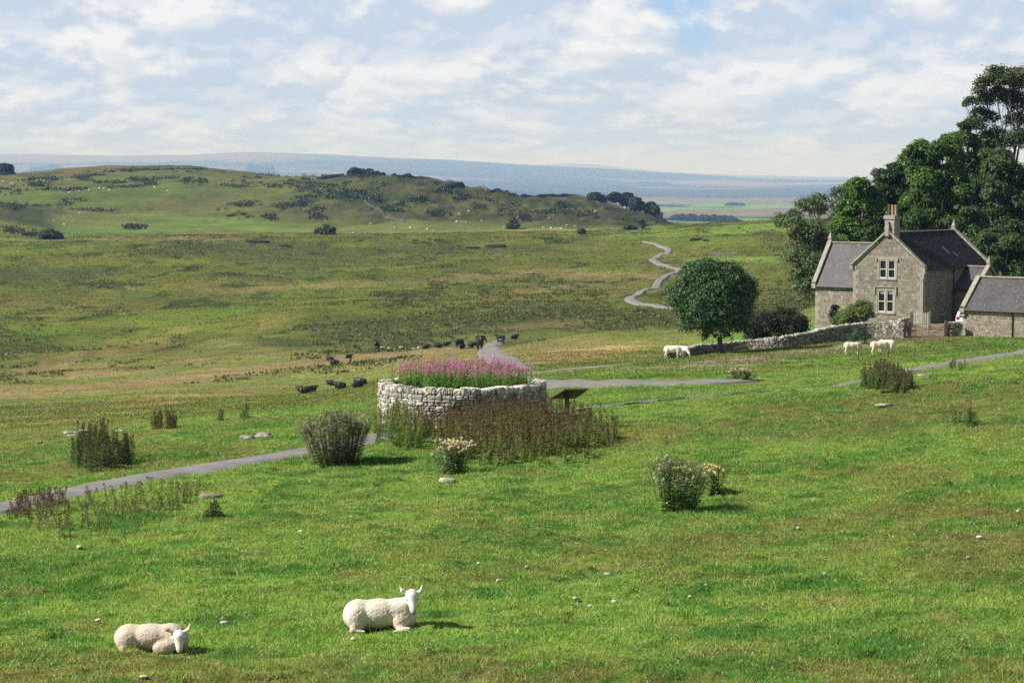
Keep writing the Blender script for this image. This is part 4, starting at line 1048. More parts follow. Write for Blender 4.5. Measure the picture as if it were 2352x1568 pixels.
# ------------------------------------------------------------------ walls round the yard, gates, car
def wxy(*p): return [tuple(hs(*q)[:2]) for q in p]
drystone('boundary_wall', 'long curving drystone wall from the two white sheep up to the wooden gate', wxy((1534, 822), (1600, 812), (1700, 803), (1800, 796), (1880, 787), (1950, 781), (2000, 777)) + [(33.0, 191.2)], [.62, .7, .76, .8, .86, 1.05, 1.35, 1.48, 1.4], .55, 71)
drystone('yard_wall', 'short drystone wall between the wooden gate and the barn', [(36.75, 190.95), (37.7, 191.3)], [1.25, 1.2], .5, 72, group=None)
drystone('garden_wall', 'sloping drystone garden wall running up to the white picket gate', [(29.2, 193.5), (32.0, 195.2), (34.3, 196.2)], [.8, 1.05, 1.3], .5, 73)
M_POST = simple('dark_post', (.10, .075, .06), .85, 9, .3)
def gate():
    a = np.array([33.45, 191.1]); b = np.array([36.5, 190.9]); za = float(gz(*a)); zb = float(gz(*b)); z = min(za, zb)
    root = thing('farm_gate', 'wide weathered wooden five bar gate between two posts', 'gate', (float((a + b)[0] / 2), float((a + b)[1] / 2), z))
    for p, zz, w in ((a, za, .26), (b, zb, .28)):
        m = MB(); V, Fq = rbox(1, 12); m.add(np.array([p[0], p[1], zz + .5]) + V * [w / 2, w / 2, .85], Fq); m.build('gate_post', M_POST, root)
    d = (b - a) / np.linalg.norm(b - a); g = MB(); A = lambda t, h, o=0: Vector((a[0] + d[0] * t + d[1] * o * 1, a[1] + d[1] * t - o * abs(d[0]), z + h)); L = np.linalg.norm(b - a)
    for h in (.2, .42, .64, .88): bar(g, A(.16, h), A(L - .18, h), .03, .085)
    bar(g, A(.16, 1.13), A(L - .18, 1.13), .06, .10)
    for t in (.18, L - .22, L / 2): bar(g, A(t, .12, .03), A(t, 1.16, .03), .06, .035, up=(1, 0, 0))
    g.build('rails', M_WOOD, root)
    g = MB(); bar(g, A(.22, 1.05, .05), A(L * .38, .2, .05), .03, .07); bar(g, A(L - .25, 1.05, .05), A(L * .46, .15, .05), .03, .09); g.build('brace', M_WOOD2, root)
gate()
def picket():
    a = np.array([34.6, 196.6]); b = np.array([36.0, 196.2]); z = float(gz(*a)) + .15
    root = thing('picket_gate', 'small white picket gate behind the wooden farm gate', 'gate', (float(a[0]), float(a[1]), z))
    d = (b - a); L = np.linalg.norm(d); d /= L; g = MB()
    n = 9
    for i in range(n):
        p = a + d * (i + .5) * L / n; g.add(boxv((p[0], p[1], z + .75), .045, .015, .65, [[d[0], d[1], 0], [-d[1], d[0], 0], ZZ]), CUBEF)
        V = np.array([[p[0] - d[0] * .045, p[1] - d[1] * .045, z + 1.401], [p[0] + d[0] * .045, p[1] + d[1] * .045, z + 1.401], [p[0], p[1], z + 1.46]]); g.add(V, np.array([[0, 1, 2]]))
    g.build('pickets', M_WHITE, root); g = MB()
    for h in (.4, 1.15): bar(g, (a[0], a[1] + .04, z + h), (b[0], b[1] + .04, z + h), .03, .09)
    g.build('rails', M_WHITE, root)
    for p in (a - d * .1, b + d * .1):
        g = MB(); V, Fq = rbox(1, 12); g.add(np.array([p[0], p[1], z + .6]) + V * [.1, .1, .95], Fq); g.build('gate_post', M_ASHLAR, root)
picket()
def car():
    o = np.array([39.75, 198.2, 0]); zg = float(gz(o[0], o[1])) ; 
    fx = nrm(np.array([.25, .97, 0])); fy = np.array([-fx[1], fx[0], 0])     # nose points away from us
    root = thing('parked_car', 'white hatchback parked in the yard behind the barn corner', 'car', (o[0], o[1], zg))
    prof = [(-2.05, .35), (-2.1, .62), (-2.02, .95), (-1.75, 1.38), (-1.45, 1.50), (-.2, 1.52), (.55, 1.35), (1.05, 1.0), (1.85, .85), (2.1, .6), (2.08, .32)]
    def P3(x, y, z): return np.array([o[0], o[1], zg]) + fx * x + fy * y + [0, 0, z]
    V = []; n = len(prof)
    for yy, sh in ((-.88, 1), (-.80, 1.015), (0, 1.03), (.80, 1.015), (.88, 1)):
        for x, z in prof:
            ins = .14 * max(0, (z - .95) / .5) if abs(yy) > .5 else 0; k = .97 if abs(yy) > .85 else 1
            V.append(P3(x * k, yy - math.copysign(ins, yy), z if z < .4 else z * (1 + (sh - 1) * .6) - (.05 if abs(yy) > .85 and z > 1.3 else 0)))
    V = np.array(V); Fq = [[i * n + j, i * n + (j + 1) % n, (i + 1) * n + (j + 1) % n, (i + 1) * n + j] for i in range(4) for j in range(n)]
    m, nt, N, L, bs = mat('car_paint'); bs.inputs['Base Color'].default_value = (.75, .76, .78, 1); bs.inputs['Roughness'].default_value = .25; bs.inputs['Coat Weight'].default_value = .6
    mb = MB(); mb.add(V, [np.array(Fq), np.array([list(range(n))[::-1], [4 * n + j for j in range(n)]])]); mb.build('body', m, root, smooth=False)
    g = MB()
    g.add(np.array([P3(-2.035, -.6, 1.0), P3(-2.035, .6, 1.0), P3(-1.80, .54, 1.40), P3(-1.80, -.54, 1.40)]), np.array([[0, 1, 2, 3]]))
    for s_ in (-1, 1): g.add(np.array([P3(-1.7, s_ * .885, 1.0), P3(.8, s_ * .885, 1.0), P3(.4, s_ * .80, 1.36), P3(-1.5, s_ * .77, 1.40)]), np.array([[0, 1, 2, 3]]))
    g.build('window', M_GLASS, root)
    p = MB(); p.add(boxv(P3(-2.12, 0, .72), .012, .26, .055, [fx, fy, ZZ]), CUBEF); p.build('number_plate', simple('yellow_plate', (.75, .55, .03), .5), root)
    for s_ in (-1, 1):
        t = MB(); t.add(boxv(P3(-2.06, s_ * .74, .92), .03, .09, .13, [fx, fy, ZZ]), CUBEF); t.build('tail_light', simple('red_lens', (.35, .01, .01), .2), root)
        for x in (-1.35, 1.3):
            t = MB(); c = P3(x, s_ * .80, .32); tube(t, [Vector(c - fy * .1), Vector(c + fy * .1)], .32, 20); t.build('wheel', simple('tyre', (.02, .02, .02), .8), root)
car()
def sign():
    p = hs(1305, 968); X, Y, Z = p; Y = 70.0; X = (1303 * S - 512) / F * Y; Z = float(gz(X, Y)); root = thing('information_board', 'dark brown tilted information board on a single post beside the planter', 'sign', (X, Y, Z))
    m = simple('dark_brown_steel', (.030, .022, .016), .55); po = MB(); zt = -(898 * S - HOR) / F * Y
    V, Fq = rbox(1, 14); po.add(np.array([X, Y, (Z + zt) / 2 - .05]) + V * [.075, .05, (zt - Z) / 2 + .05], Fq); po.build('post', m, root)
    br = MB(); br.add(boxv((X, Y + .02, zt - .03), .14, .16, .02), CUBEF); br.build('bracket', m, root)
    # the board faces the far side and tips up towards its readers; we look at its back
    z1 = -(893 * S - HOR) / F * Y; z0 = -(917 * S - HOR) / F * Y
    c = np.array([X, Y, (z0 + z1) / 2 + .02]); k = Y / F * S
    A = np.array([X - 40 * k, Y + .42, z0 + .01]); B = np.array([X + 20 * k, Y + .40, z0 + .02]); C = np.array([X + 49 * k, Y - .30, z1 + .05]); Dp = np.array([X - 6 * k, Y - .30, z1 + .04])
    nn = np.cross(B - A, Dp - A); nn /= np.linalg.norm(nn); t = nn * .04
    q = MB(); q.add(np.array([A, B, C, Dp, A + t, B + t, C + t, Dp + t]), CUBEF); q.build('panel', simple('board_back', (.085, .062, .045), .6, 5, .2), root)
sign()
# ------------------------------------------------------------------ trees
def m_bark(name, c):
    m, nt, N, L, bs = mat(name); bs.inputs['Roughness'].default_value = .9
    g = geo(N); n = addnoise(N, L, 4, 6, .7, g); L.new(mixc(N, L, mrange(N, L, n, .3, .7, 0, 1), tuple(q * .5 for q in c), tuple(q * 1.4 for q in c)), bs.inputs['Base Color']); bump(N, L, n, .8, .06, bs); return m
M_BARK = m_bark('bark', (.10, .085, .065)); M_BARKP = m_bark('pale_bark', (.17, .155, .13))
def crown_cards(lobes, dens, size, col, r, airy=0.0, up=.55, flat=.8, clump=.16):
    """leafy lobes (x, y, z, r): leaves sit in small sprays over each lobe's shell"""
    lobes = np.array(lobes, float); Vs = []; Cs = []; Fs = []; n0 = 0
    for i, (x, y, z, rad) in enumerate(lobes):
        ns = max(6, int(dens * 1.9 * rad * rad)); d = rdir(ns, r); d[:, 2] = np.where(d[:, 2] < -.55, -d[:, 2] * .6, d[:, 2]); d = nrm(d)
        rr = rad * (.62 + .46 * r.rand(ns) ** .8) * (1 + .22 * (vn(d[:, 0] * 2.5 + i * 3.1, d[:, 2] * 2.5 + d[:, 1] * 1.7, 5) - .5) * 2)
        c = np.array([x, y, z]) + d * rr[:, None] * [1, 1, flat]
        oth = np.delete(lobes, i, 0)
        if len(oth):
            q = np.sqrt((((c[:, None, :] - oth[None, :, :3]) / oth[None, :, 3:4]) ** 2).sum(-1)).min(1); m = q > .62; c = c[m]; d = d[m]
        if airy: m = vn(c[:, 0] / rad * 2.2 + c[:, 1], c[:, 2] / rad * 2.2, 9) > airy; c = c[m]; d = d[m]
        if not len(c): continue
        k = 7; cc = np.repeat(c, k, 0); dd = np.repeat(d, k, 0); n = len(cc)
        pos = cc + r.normal(size=(n, 3)) * [clump, clump, clump * .55] * (rad ** .5)
        nn = nrm(dd * .6 + [0, 0, up] + rdir(n, r) * .55); ax = nrm(np.cross(nn, rdir(n, r))); sd = np.cross(nn, ax)
        V, Fq = cards(pos, ax, sd, size * (.6 + .8 * r.rand(n)), size * .62 * (.6 + .8 * r.rand(n)), bend=.1)
        lob = .82 + .36 * r.rand(); lc = np.asarray(col) * lob * (1 + (r.rand() - .5) * np.array([.3, .1, .3]))
        c3 = lc * (.65 + .7 * r.rand(n)[:, None]); Vs.append(V); Fs.append(Fq + n0); n0 += len(V); Cs.append(np.repeat(c3, 4, 0))
    return np.concatenate(Vs), np.concatenate(Fs), np.clip(np.concatenate(Cs), 0, 1)
def tree(name, label, cat, base, lobes, dens=60, size=.32, col=(.045, .085, .022), seed=0, tr=.35, fork=.35, airy=0., m_leaf=None, bark=None, group=None, limbs=True, flat=.8, clump=.16, cz=None, up=.55):
    r = np.random.RandomState(seed); base = Vector(base); root = thing(name, label, cat, tuple(base), group)
    L_ = np.array(lobes); cen = Vector(np.average(L_[:, :3], axis=0, weights=L_[:, 3])); top = L_[:, 2].max()
    t = MB(); fk = base.lerp(Vector((cen.x, cen.y, base.z + (cen.z - base.z))), fork)
    tube(t, [base - Vector((0, 0, .4)), base + Vector((0, 0, .1)), base.lerp(fk, .5), fk], [tr * 1.5, tr * 1.15, tr * .9, tr * .8], 9)
    if limbs:
        for x, y, z, rad in (lobes if airy else lobes[::4]):
            e = Vector((x, y, z)); mid = fk.lerp(e, .5) + Vector((r.normal() * .06, r.normal() * .06, .08)) * (e - fk).length
            k = tr * (.16 + .2 * min(1, rad / 2.5)); tube(t, [fk - Vector((0, 0, .2)), fk.lerp(mid, .5), mid, e], [k * 1.3, k, k * .7, k * .25], 5)
            for j in range(4): tube(t, [mid.lerp(e, .3 + .15 * j), e + Vector(rdir(1, r)[0]) * rad * .85], [k * .35, k * .08], 4)
    t.build('trunk', bark or M_BARK, root, smooth=True)
    V, Fq, Cc = crown_cards(lobes, dens, size, col, r, airy, flat=flat, clump=clump, up=up); mk('crown', V, Fq, m_leaf or M_LEAF, root, Cc)
    return root
def plobes(D, cs, r, depth=1.0, sc_=1.0, extra=2):
    """lobes from (x, y, radius) readings, given real positions at distance D plus companions in depth"""
    out = []
    for x, y, rp in cs:
        rad = rp * S * D / F * sc_; dd = D + (r.rand() - .5) * 2 * rad * depth
        p = P(x * S, y * S, dd); out.append((p.x, p.y, p.z, rad))
        for j in range(extra):
            out.append((p.x + r.normal() * rad * .5, p.y + rad * (1.1 + .8 * j) * depth, p.z + r.normal() * rad * .35 - .2 * rad, rad * .9))
    return out
def woods():
    r = np.random.RandomState(77)
    SY = (.06, .115, .024); SYD = (.042, .078, .032); ASH = (.062, .092, .038)
    def b(x, D): X = (x * S - 512) / F * D; return (X, D, float(gz(X, D)))
    g = 'trees of the wood behind the farmhouse'
    def split(cs):
        """each reading becomes several smaller leaf masses"""
        out = []
        for x, y, q in cs:
            out.append((x, y, q * .78))
            for k in range(4): a = r.rand() * 6.28; out.append((x + math.cos(a) * q * .62, y + math.sin(a) * q * .55, q * (.38 + .2 * r.rand())))
        return out
    tree('ash_tree', 'airy pale green ash tree with leaning trunk left of the farmhouse', 'tree', b(1925, 222), plobes(222, [(1850, 478, 24), (1880, 462, 20), (1828, 512, 20), (1835, 548, 22), (1868, 530, 26), (1842, 585, 24), (1880, 600, 26), (1838, 625, 22), (1868, 648, 22), (1850, 680, 14), (1900, 560, 22), (1822, 490, 11), (1835, 655, 15), (1905, 640, 22)], r, 1.1, 1.22, 1), 60, .25, (.095, .145, .055), 1, .28, .3, .36, bark=M_BARK, clump=.22)
    tree('ash_tree', 'thin pale ash crown showing just above the wood at its left end', 'tree', b(1960, 240), plobes(240, [(1920, 440, 16), (1935, 458, 18), (1915, 468, 16), (1950, 440, 12), (1930, 490, 20)], r, 1, 1, 1), 44, .25, (.075, .10, .05), 2, .25, .4, .4, clump=.22)
    tree('sycamore_tree', 'bright green sycamore at the left end of the wood beside the wing roof', 'tree', b(1990, 236), plobes(236, split([(1972, 432, 26), (1950, 470, 26), (1985, 470, 32), (1930, 515, 24), (1965, 520, 32), (2005, 450, 26), (1940, 550, 22), (1985, 560, 30), (1925, 570, 20)]), r), 60, .30, (.088, .172, .026), 3, .4, group=g)
    tree('sycamore_tree', 'dark blue green sycamore rising left of the chimney pots', 'tree', b(2060, 248), plobes(248, split([(2040, 405, 26), (2065, 392, 22), (2030, 440, 28), (2075, 440, 34), (2050, 490, 34), (2090, 500, 32), (2020, 500, 26), (2060, 545, 30)]), r), 60, .30, SYD, 4, .4, group=g)
    tree('sycamore_tree', 'broad green sycamore in the middle of the wood right above the house ridge', 'tree', b(2140, 243), plobes(243, split([(2110, 370, 26), (2150, 345, 30), (2185, 330, 30), (2130, 410, 34), (2180, 395, 36), (2120, 455, 32), (2165, 455, 38), (2210, 440, 34), (2135, 505, 34), (2190, 500, 34), (2095, 345, 14)]), r), 60, .30, (.084, .160, .026), 5, .5, group=g)
    tree('sycamore_tree', 'sycamore with a rounded topknot at the shoulder of the wood', 'tree', b(2250, 250), plobes(250, split([(2222, 285, 15), (2215, 320, 24), (2250, 330, 30), (2235, 380, 36), (2275, 380, 32), (2240, 430, 36), (2250, 490, 36), (2205, 365, 24)]), r), 60, .30, (.075, .128, .032), 6, .5, group=g)
    tree('tall_ash_tree', 'tallest tree in the wood with open crown and bare limbs against the sky', 'tree', b(2310, 258), plobes(258, [(2288, 170, 24), (2262, 190, 20), (2310, 185, 22), (2335, 170, 20), (2345, 190, 26), (2250, 208, 14), (2232, 232, 14), (2218, 238, 7), (2262, 230, 20), (2290, 215, 22), (2320, 225, 26), (2345, 240, 28), (2250, 258, 16), (2275, 268, 18), (2335, 275, 22), (2240, 285, 22), (2285, 320, 34), (2335, 320, 36), (2370, 170, 26), (2385, 230, 34), (2395, 300, 40)], r, 1, 1, 0), 95, .26, (.07, .10, .035), 7, .36, .45, .20, clump=.26)
    tree('sycamore_tree', 'dark rounded sycamore at the right edge of the photo below the tall ash', 'tree', b(2340, 240), plobes(240, split([(2300, 375, 36), (2340, 400, 38), (2290, 430, 36), (2335, 460, 42), (2295, 490, 40), (2340, 520, 42), (2300, 545, 40), (2345, 580, 40), (2380, 430, 50), (2390, 530, 50)]), r), 56, .30, (.066, .108, .038), 8, .5, group=g)
    tree('sycamore_tree', 'low spreading dark tree directly behind the right end of the farmhouse roof', 'tree', b(2290, 226), plobes(226, split([(2265, 560, 30), (2300, 590, 34), (2335, 620, 34), (2270, 610, 26), (2320, 560, 30), (2350, 600, 36)]), r), 60, .28, (.066, .115, .032), 9, .35, group=g)
    tree('sycamore_tree', 'shaded understorey tree filling the gap right behind the house ridge', 'tree', b(2180, 234), plobes(234, split([(2100, 500, 26), (2140, 530, 30), (2190, 530, 34), (2230, 545, 34), (2090, 540, 22), (2000, 545, 28), (2050, 560, 26), (2230, 500, 30)]), r), 56, .28, (.05, .10, .024), 10, .35, group=g)
    # round tree by the boundary wall
    D = 181.0; X = (1660 * S - 512) / F * D; z = float(gz(X, D)); lob = []
    cx, cz, R1 = (1639 * S - 512) / F * D, -(692 * S - HOR) / F * D, 3.35
    for i in range(90):
        d = rdir(1, r)[0]; k = .74; q_ = .58 + .14 * r.rand(); lob.append((cx + d[0] * R1 * q_, D + d[1] * R1 * q_, cz + d[2] * R1 * q_ * .97, .75 + .75 * r.rand()))
    lob.append((cx, D, cz, 2.5)); lob += [(cx + q * 1.1, D + (abs(q) - 1) * .8, cz - 1.75, 1.1) for q in (-1.5, -.8, .8, 1.5)]
    tree('round_tree', 'single dense rounded dark green tree behind the drystone wall', 'tree', (X, D, z), lob, 95, .18, (.044, .100, .024), 11, .24, .30, m_leaf=M_GLOSSY, limbs=False, flat=1.0, clump=.11, up=.15)
    # stems under its crown
    # bushes round the house
    def bush(name, label, pts, D, seed, col, dens=90, size=.16, m_leaf=None, base=None, flat=.9, up=.4, ex=1, clump=.12):
        lb = plobes(D, pts, r, 1.0, 1.3, ex); bx = np.mean([l[0] for l in lb]); rt = (float(bx), D, float(gz(bx, D)))
        return tree(name, label, 'bush', rt, lb, dens, size, col, seed, .07, .2, m_leaf=m_leaf, flat=flat, up=up, clump=clump)
    bush('laurel_bush', 'wide low very dark laurel bush between the round tree and the farmhouse', [(1735, 758, 20), (1760, 745, 26), (1790, 738, 28), (1820, 742, 26), (1840, 750, 15), (1745, 770, 16), (1780, 765, 24), (1815, 764, 22), (1725, 770, 12)], 194, 21, (.014, .024, .010), 130, .15)
    bush('garden_shrub', 'feathery olive green shrub in front of the farmhouse wing', [(1965, 715, 18), (1945, 728, 18), (1982, 718, 16), (1990, 705, 12), (1960, 740, 14), (1935, 742, 10), (1975, 698, 8), (1915, 738, 7), (1998, 722, 9), (1970, 735, 16)], 197, 22, (.12, .175, .045), 120, .16, up=.9)
    bush('conifer_bush', 'narrow dark upright conifer beside the olive shrub', [(1916, 706, 6), (1917, 718, 8), (1918, 730, 8), (1920, 742, 7)], 198, 23, (.016, .034, .018), 260, .12)
    bush('wall_weeds', 'leafy weeds against the drystone wall left of the farm gate', [(1955, 775, 7), (1970, 768, 8), (1985, 778, 6), (1965, 785, 5)], 183, 24, (.075, .125, .035), 150, .14, ex=0)
    # solitary trees of the moor, built where the ground carries them
    far = [('hawthorn_tree', 'wind shaped hawthorn alone on the green flat left of centre', 748, 538, [(735, 528, 8), (748, 522, 9), (762, 527, 9), (752, 530, 9), (740, 532, 6)]),
           ('ash_tree', 'upright solitary tree near the middle below the ridge', 1178, 526, [(1175, 502, 6), (1178, 508, 8), (1172, 516, 9), (1185, 517, 9), (1178, 520, 9)]),
           ('hawthorn_tree', 'small round bush right of the upright solitary tree', 1335, 537, [(1333, 530, 7), (1338, 532, 6)]),
           ('hawthorn_tree', 'dense dark thorn bush near the right hand foot of the ridge', 1447, 528, [(1443, 522, 7), (1452, 522, 7), (1460, 524, 4)]),
           ('ash_tree', 'thin pale sapling right next to the dense dark thorn bush', 1473, 527, [(1471, 510, 5), (1474, 518, 6)]),
           ('hawthorn_tree', 'dark rounded bush on the dark bank at far left', 113, 549, [(105, 538, 14), (122, 540, 14), (113, 534, 12), (95, 543, 8)])]
    for i, (nm, lab, bx, by, ls) in enumerate(far):
        p = hs(bx, by, 700); tree(nm, lab, 'tree', tuple(p), plobes(p.y, ls, r, 1, 1.0, 1), 22, .6, (.060, .095, .032), 200 + i, .35, .4)
    rt = [('round crowned tree standing alone leftmost in the row on the ridge wall', 1369, [(1369, 450, 10), (1360, 456, 10), (1380, 456, 10)]), ('second tree of the ridge row, touching the darker pair', 1411, [(1411, 449, 9), (1402, 455, 9), (1420, 456, 10)]),
          ('taller bright tree third in the ridge row', 1440, [(1437, 450, 9), (1445, 458, 11), (1432, 460, 9), (1450, 466, 8)]), ('dark tree fourth in the ridge row against the blue plain', 1462, [(1460, 462, 11), (1468, 470, 11), (1458, 474, 9)]),
          ('rightmost tree of the ridge row beside the field barn', 1497, [(1495, 472, 10), (1487, 482, 10), (1503, 480, 10), (1497, 490, 9)])]
    for i, (lab, bx, ls) in enumerate(rt):
        X, D, z = crest(bx * S); tree('ridge_tree', lab, 'tree', (X, D, z), plobes(D, ls, r, 1, 1.1, 1), 22, 1.0, (.034, .062, .024), 220 + i, .5, .4, group='row of trees on the ridge')
    tp = [('leftmost and largest round tree on the ridge top', 812, 10), ('second tree from the left on the ridge top', 832, 8), ('middle tree of the ridge top clump', 848, 8), ('low tree right of the middle of the ridge top clump', 864, 7), ('rightmost low tree of the ridge top clump', 878, 6),
          ('small tree behind the ridge top at the left of a pair', 905, 5), ('dark rounded tree right of the pair behind the ridge top', 938, 6)]
    for i, (lab, bx, q) in enumerate(tp):
        X, D, z = crest(bx * S); D += 10; X = (bx * S - 512) / F * D; z = float(gz(X, D)); y = (HOR - z / D * F) / S - q * .8
        tree('ridge_tree', lab, 'tree', (X, D, z), plobes(D, [(bx - q * .5, y + 2, q * .8), (bx + q * .5, y + 2, q * .8), (bx, y - q * .35, q * .8)], r, 1, 1.1, 1), 20, 1.1, (.04, .062, .03), 240 + i, .5, .3, group='trees on top of the ridge')
    for i, (lab, ls) in enumerate([('dark wind bent tree at the far left skyline', [(8, 384, 11), (20, 384, 9), (-8, 390, 13), (4, 394, 12)]), ('low dark tree right of the wind bent tree on the left skyline', [(22, 398, 8), (12, 400, 8), (30, 401, 5)])]):
        X, D, z = crest(ls[0][0] * S); tree('skyline_tree', lab, 'tree', (X, D, z), plobes(D, ls, r, 1, 1.05, 1), 22, 1.0, (.022, .036, .020), 260 + i, .45, .4)
woods()
# scrub and bracken on the ridge: nobody could count it
def scrub():
    r = np.random.RandomState(5); Vs = []; Cs = []; Fs = []; n0 = 0
    X = (r.rand(26000) * 2 - 1) * .25; D = 1060 + 430 * r.rand(26000); X = X * D; px = 512 + F * X / D
    q = fbm(X, D * .8, 26, 4, 201, .6); m = (q > np.where(px < 300, .65, .60)) & (px < 690) & (D > 1085 + 40 * r.rand(len(D))) & ~((px > 520) & (D > 1170))
    spots = np.stack([X[m], D[m]], 1)
    hand = [(85, 425, 30), (460, 415, 18), (190, 410, 25), (330, 415, 30), (430, 415, 15), (120, 410, 20), (310, 522, 30), (560, 470, 30), (650, 475, 25), (690, 470, 25), (800, 450, 25), (860, 455, 25), (830, 445, 20), (900, 480, 30), (1020, 440, 25), (1060, 455, 20), (960, 460, 30), (1100, 475, 20), (1290, 470, 15), (40, 475, 25), (30, 530, 25), (70, 540, 20), (730, 500, 20), (620, 500, 20), (1200, 500, 20), (1000, 490, 25)]
    ex = []
    for x, y, w in hand:
        for _ in range(int(w * 1.6)):
            p = hs(x + r.normal() * w * .45, y + r.normal() * 3.2, 900); ex.append((p.x, p.y))
    spots = np.concatenate([spots, np.array(ex)])
    for (x, y) in spots:
        k = 14; s = .5 + 1.1 * r.rand() ** 2; c = np.array([x, y, gz(x, y) + .2 * s]); pos = c + r.normal(size=(k, 3)) * [s, s, s * .42]
        nn = nrm(rdir(k, r) + [0, 0, .6]); ax = nrm(np.cross(nn, rdir(k, r))); V, Fq = cards(pos, ax, np.cross(nn, ax), .9 + .5 * r.rand(k), .7, 0)
        Vs.append(V); Fs.append(Fq + n0); n0 += len(V); Cs.append(np.repeat(np.array([.034, .054, .022]) * (.6 + .9 * r.rand()) * np.ones((k, 1)) * (.8 + .4 * r.rand(k, 1)), 4, 0))
    tag(mk('scrub', np.concatenate(Vs), np.concatenate(Fs), M_LEAF, None, np.concatenate(Cs)), 'dark gorse and bracken scrub spread over the ridge slopes', 'scrub', kind='stuff')
    # rushes and tussocks on the valley floor and the moor
    Vs = []; Cs = []; Fs = []; n0 = 0; n = 70000
    D = np.sqrt(r.rand(n) * (900 ** 2 - 270 ** 2) + 270 ** 2); X = (r.rand(n) * 2 - 1) * .24 * D
    q = fbm(X, D * .22, 26, 4, 112) * .6 + fbm(X, D * .5, 6, 3, 118) * .4; th = np.where(D < 420, .50, .60); px = 512 + F * X / D
    m = (q > th) & ((D > 320) | (px < 420)); m &= np.array(seg_dist(X, D, [(v.x, v.y) for v in P4]) > 5) & (seg_dist(X, D, [(v.x, v.y) for v in P5]) > 5); m &= (seg_dist(X, D, STRIP) > 7); X, D, q = X[m], D[m], q[m]
    k = 5; z = gz(X, D); n = len(X); s = .3 + .4 * r.rand(n); c = np.repeat(np.stack([X, D, z], 1), k, 0); ss_ = np.repeat(s, k)
    a = r.rand(n * k) * 6.28; ax = nrm(np.stack([np.cos(a) * .8, np.sin(a) * .8, np.ones(n * k)], 1)); sd = np.stack([-np.sin(a), np.cos(a), 0 * a], 1)
    V, Fq = cards(c + r.normal(size=(n * k, 3)) * [.35, .35, .0], ax, sd, ss_ * 1.0, ss_ * .5, .15)
    col = np.array([.075, .10, .035]) * (.6 + .8 * r.rand(n)[:, None]); br = (r.rand(n) < .25)[:, None]; col = np.where(br, np.array([.22, .17, .08]), col)
    tag(mk('rushes', V, Fq, M_LEAF, None, np.repeat(np.repeat(col, k, 0), 4, 0)), 'dark rushes and tussocks on the marshy valley floor', 'rushes', kind='stuff')
scrub()
def plantation(label, x0, x1, yb, h, D, seed):
    r = np.random.RandomState(seed); Vs = []; Fs = []; n0 = 0; n = int((x1 - x0) * 9)
    xs = x0 + (x1 - x0) * r.rand(n); px = xs * S; DD = D * (1 + .05 * r.rand(n)); X = (px - 512) / F * DD
    Z = gz(X, DD); env = np.clip(np.minimum(xs - x0, x1 - xs) / ((x1 - x0) * .12), .3, 1) * (.62 + .55 * fbm(xs, xs * 0, 9, 3, seed)); Hh = h * S * D / F * env * (.75 + .35 * r.rand(n)); wd = Hh * .5 + 4
    a = np.linspace(0, 2 * math.pi, 6, endpoint=False); V = np.zeros((n, 13, 3)); 
    for k in range(6):
        V[:, k] = np.stack([X + np.cos(a[k]) * wd, DD + np.sin(a[k]) * wd, Z - 3], 1); V[:, 6 + k] = np.stack([X + np.cos(a[k]) * wd * .7, DD + np.sin(a[k]) * wd * .7, Z + Hh * .65], 1)
    V[:, 12] = np.stack([X, DD, Z + Hh], 1); f4 = np.array([[k, (k + 1) % 6, 6 + (k + 1) % 6, 6 + k] for k in range(6)]); f3 = np.array([[6 + k, 6 + (k + 1) % 6, 12] for k in range(6)])
    o = np.arange(n)[:, None, None] * 13
    col = np.repeat(np.array([.022, .038, .024]) * (.8 + .4 * r.rand(n)[:, None]), 13, 0)
    tag(mk('conifer_plantation', V.reshape(-1, 3), [(f4 + o).reshape(-1, 4), (f3 + o).reshape(-1, 3)], M_LEAF, None, col), label, 'wood', kind='stuff')
plantation('dark conifer plantation on the far plain right of the ridge', 1530, 1700, 514, 15, 3400, 1)
plantation('small dark block of conifers far out on the plain', 1665, 1710, 478, 7, 7500, 2)
plantation('blue hazy plantation behind the hill at far left', 66, 150, 384, 15, 19500, 3)
plantation('blue hazy plantation on the skyline dip left of the ridge top', 566, 634, 400, 14, 19000, 4)
plantation('thin dark strip of conifers high on the moor', 1460, 1540, 420, 5, 20500, 5)

# ------------------------------------------------------------------ far walls, barn, stones
def farwall(name, label, pts, h, thick=.7, dmin=900, Dfix=None):
    v = [hs(x, y, dmin) if Dfix is None else None for x, y in pts]
    if Dfix is not None: v = [Vector(((x * S - 512) / F * d, d, 0)) for (x, y), d in zip(pts, Dfix)]
    line = smooth_poly([(p.x, p.y, 0) for p in v], 14); V = []; r = np.random.RandomState(len(pts))
    for i, p in enumerate(line):
        d = (line[min(i + 1, len(line) - 1)] - line[max(i - 1, 0)]).normalized(); s = Vector((d.y, -d.x, 0)); z = float(gz(p.x, p.y)); hh = h * (.85 + .3 * r.rand())
        for q, zz in ((-.5, -1.0), (-.35, hh), (.35, hh), (.5, -1.0)): w = p + s * q * thick; V.append((w.x, w.y, z + zz))
    n = len(line); Fq = [[i * 4 + k, i * 4 + k + 1, i * 4 + 5 + k, i * 4 + 4 + k] for i in range(n - 1) for k in range(3)]
    m = MB(); m.add(np.array(V), [np.array(Fq), np.array([[0, 1, 2, 3], [4 * n - 1, 4 * n - 2, 4 * n - 3, 4 * n - 4]])], (.055, .052, .04))
    tag(m.build(name, M_DRY2), label, 'stone wall')
farwall('field_wall', 'dark field wall following the crest of the ridge down to the right', [(740, 0), (850, 0), (960, 0), (1040, 0), (1120, 0), (1200, 0), (1300, 0), (1400, 0), (1480, 0)], 1.6, 1.0, Dfix=[crest(x * S)[1] - 4 for x in (740, 850, 960, 1040, 1120, 1200, 1300, 1400, 1480)])
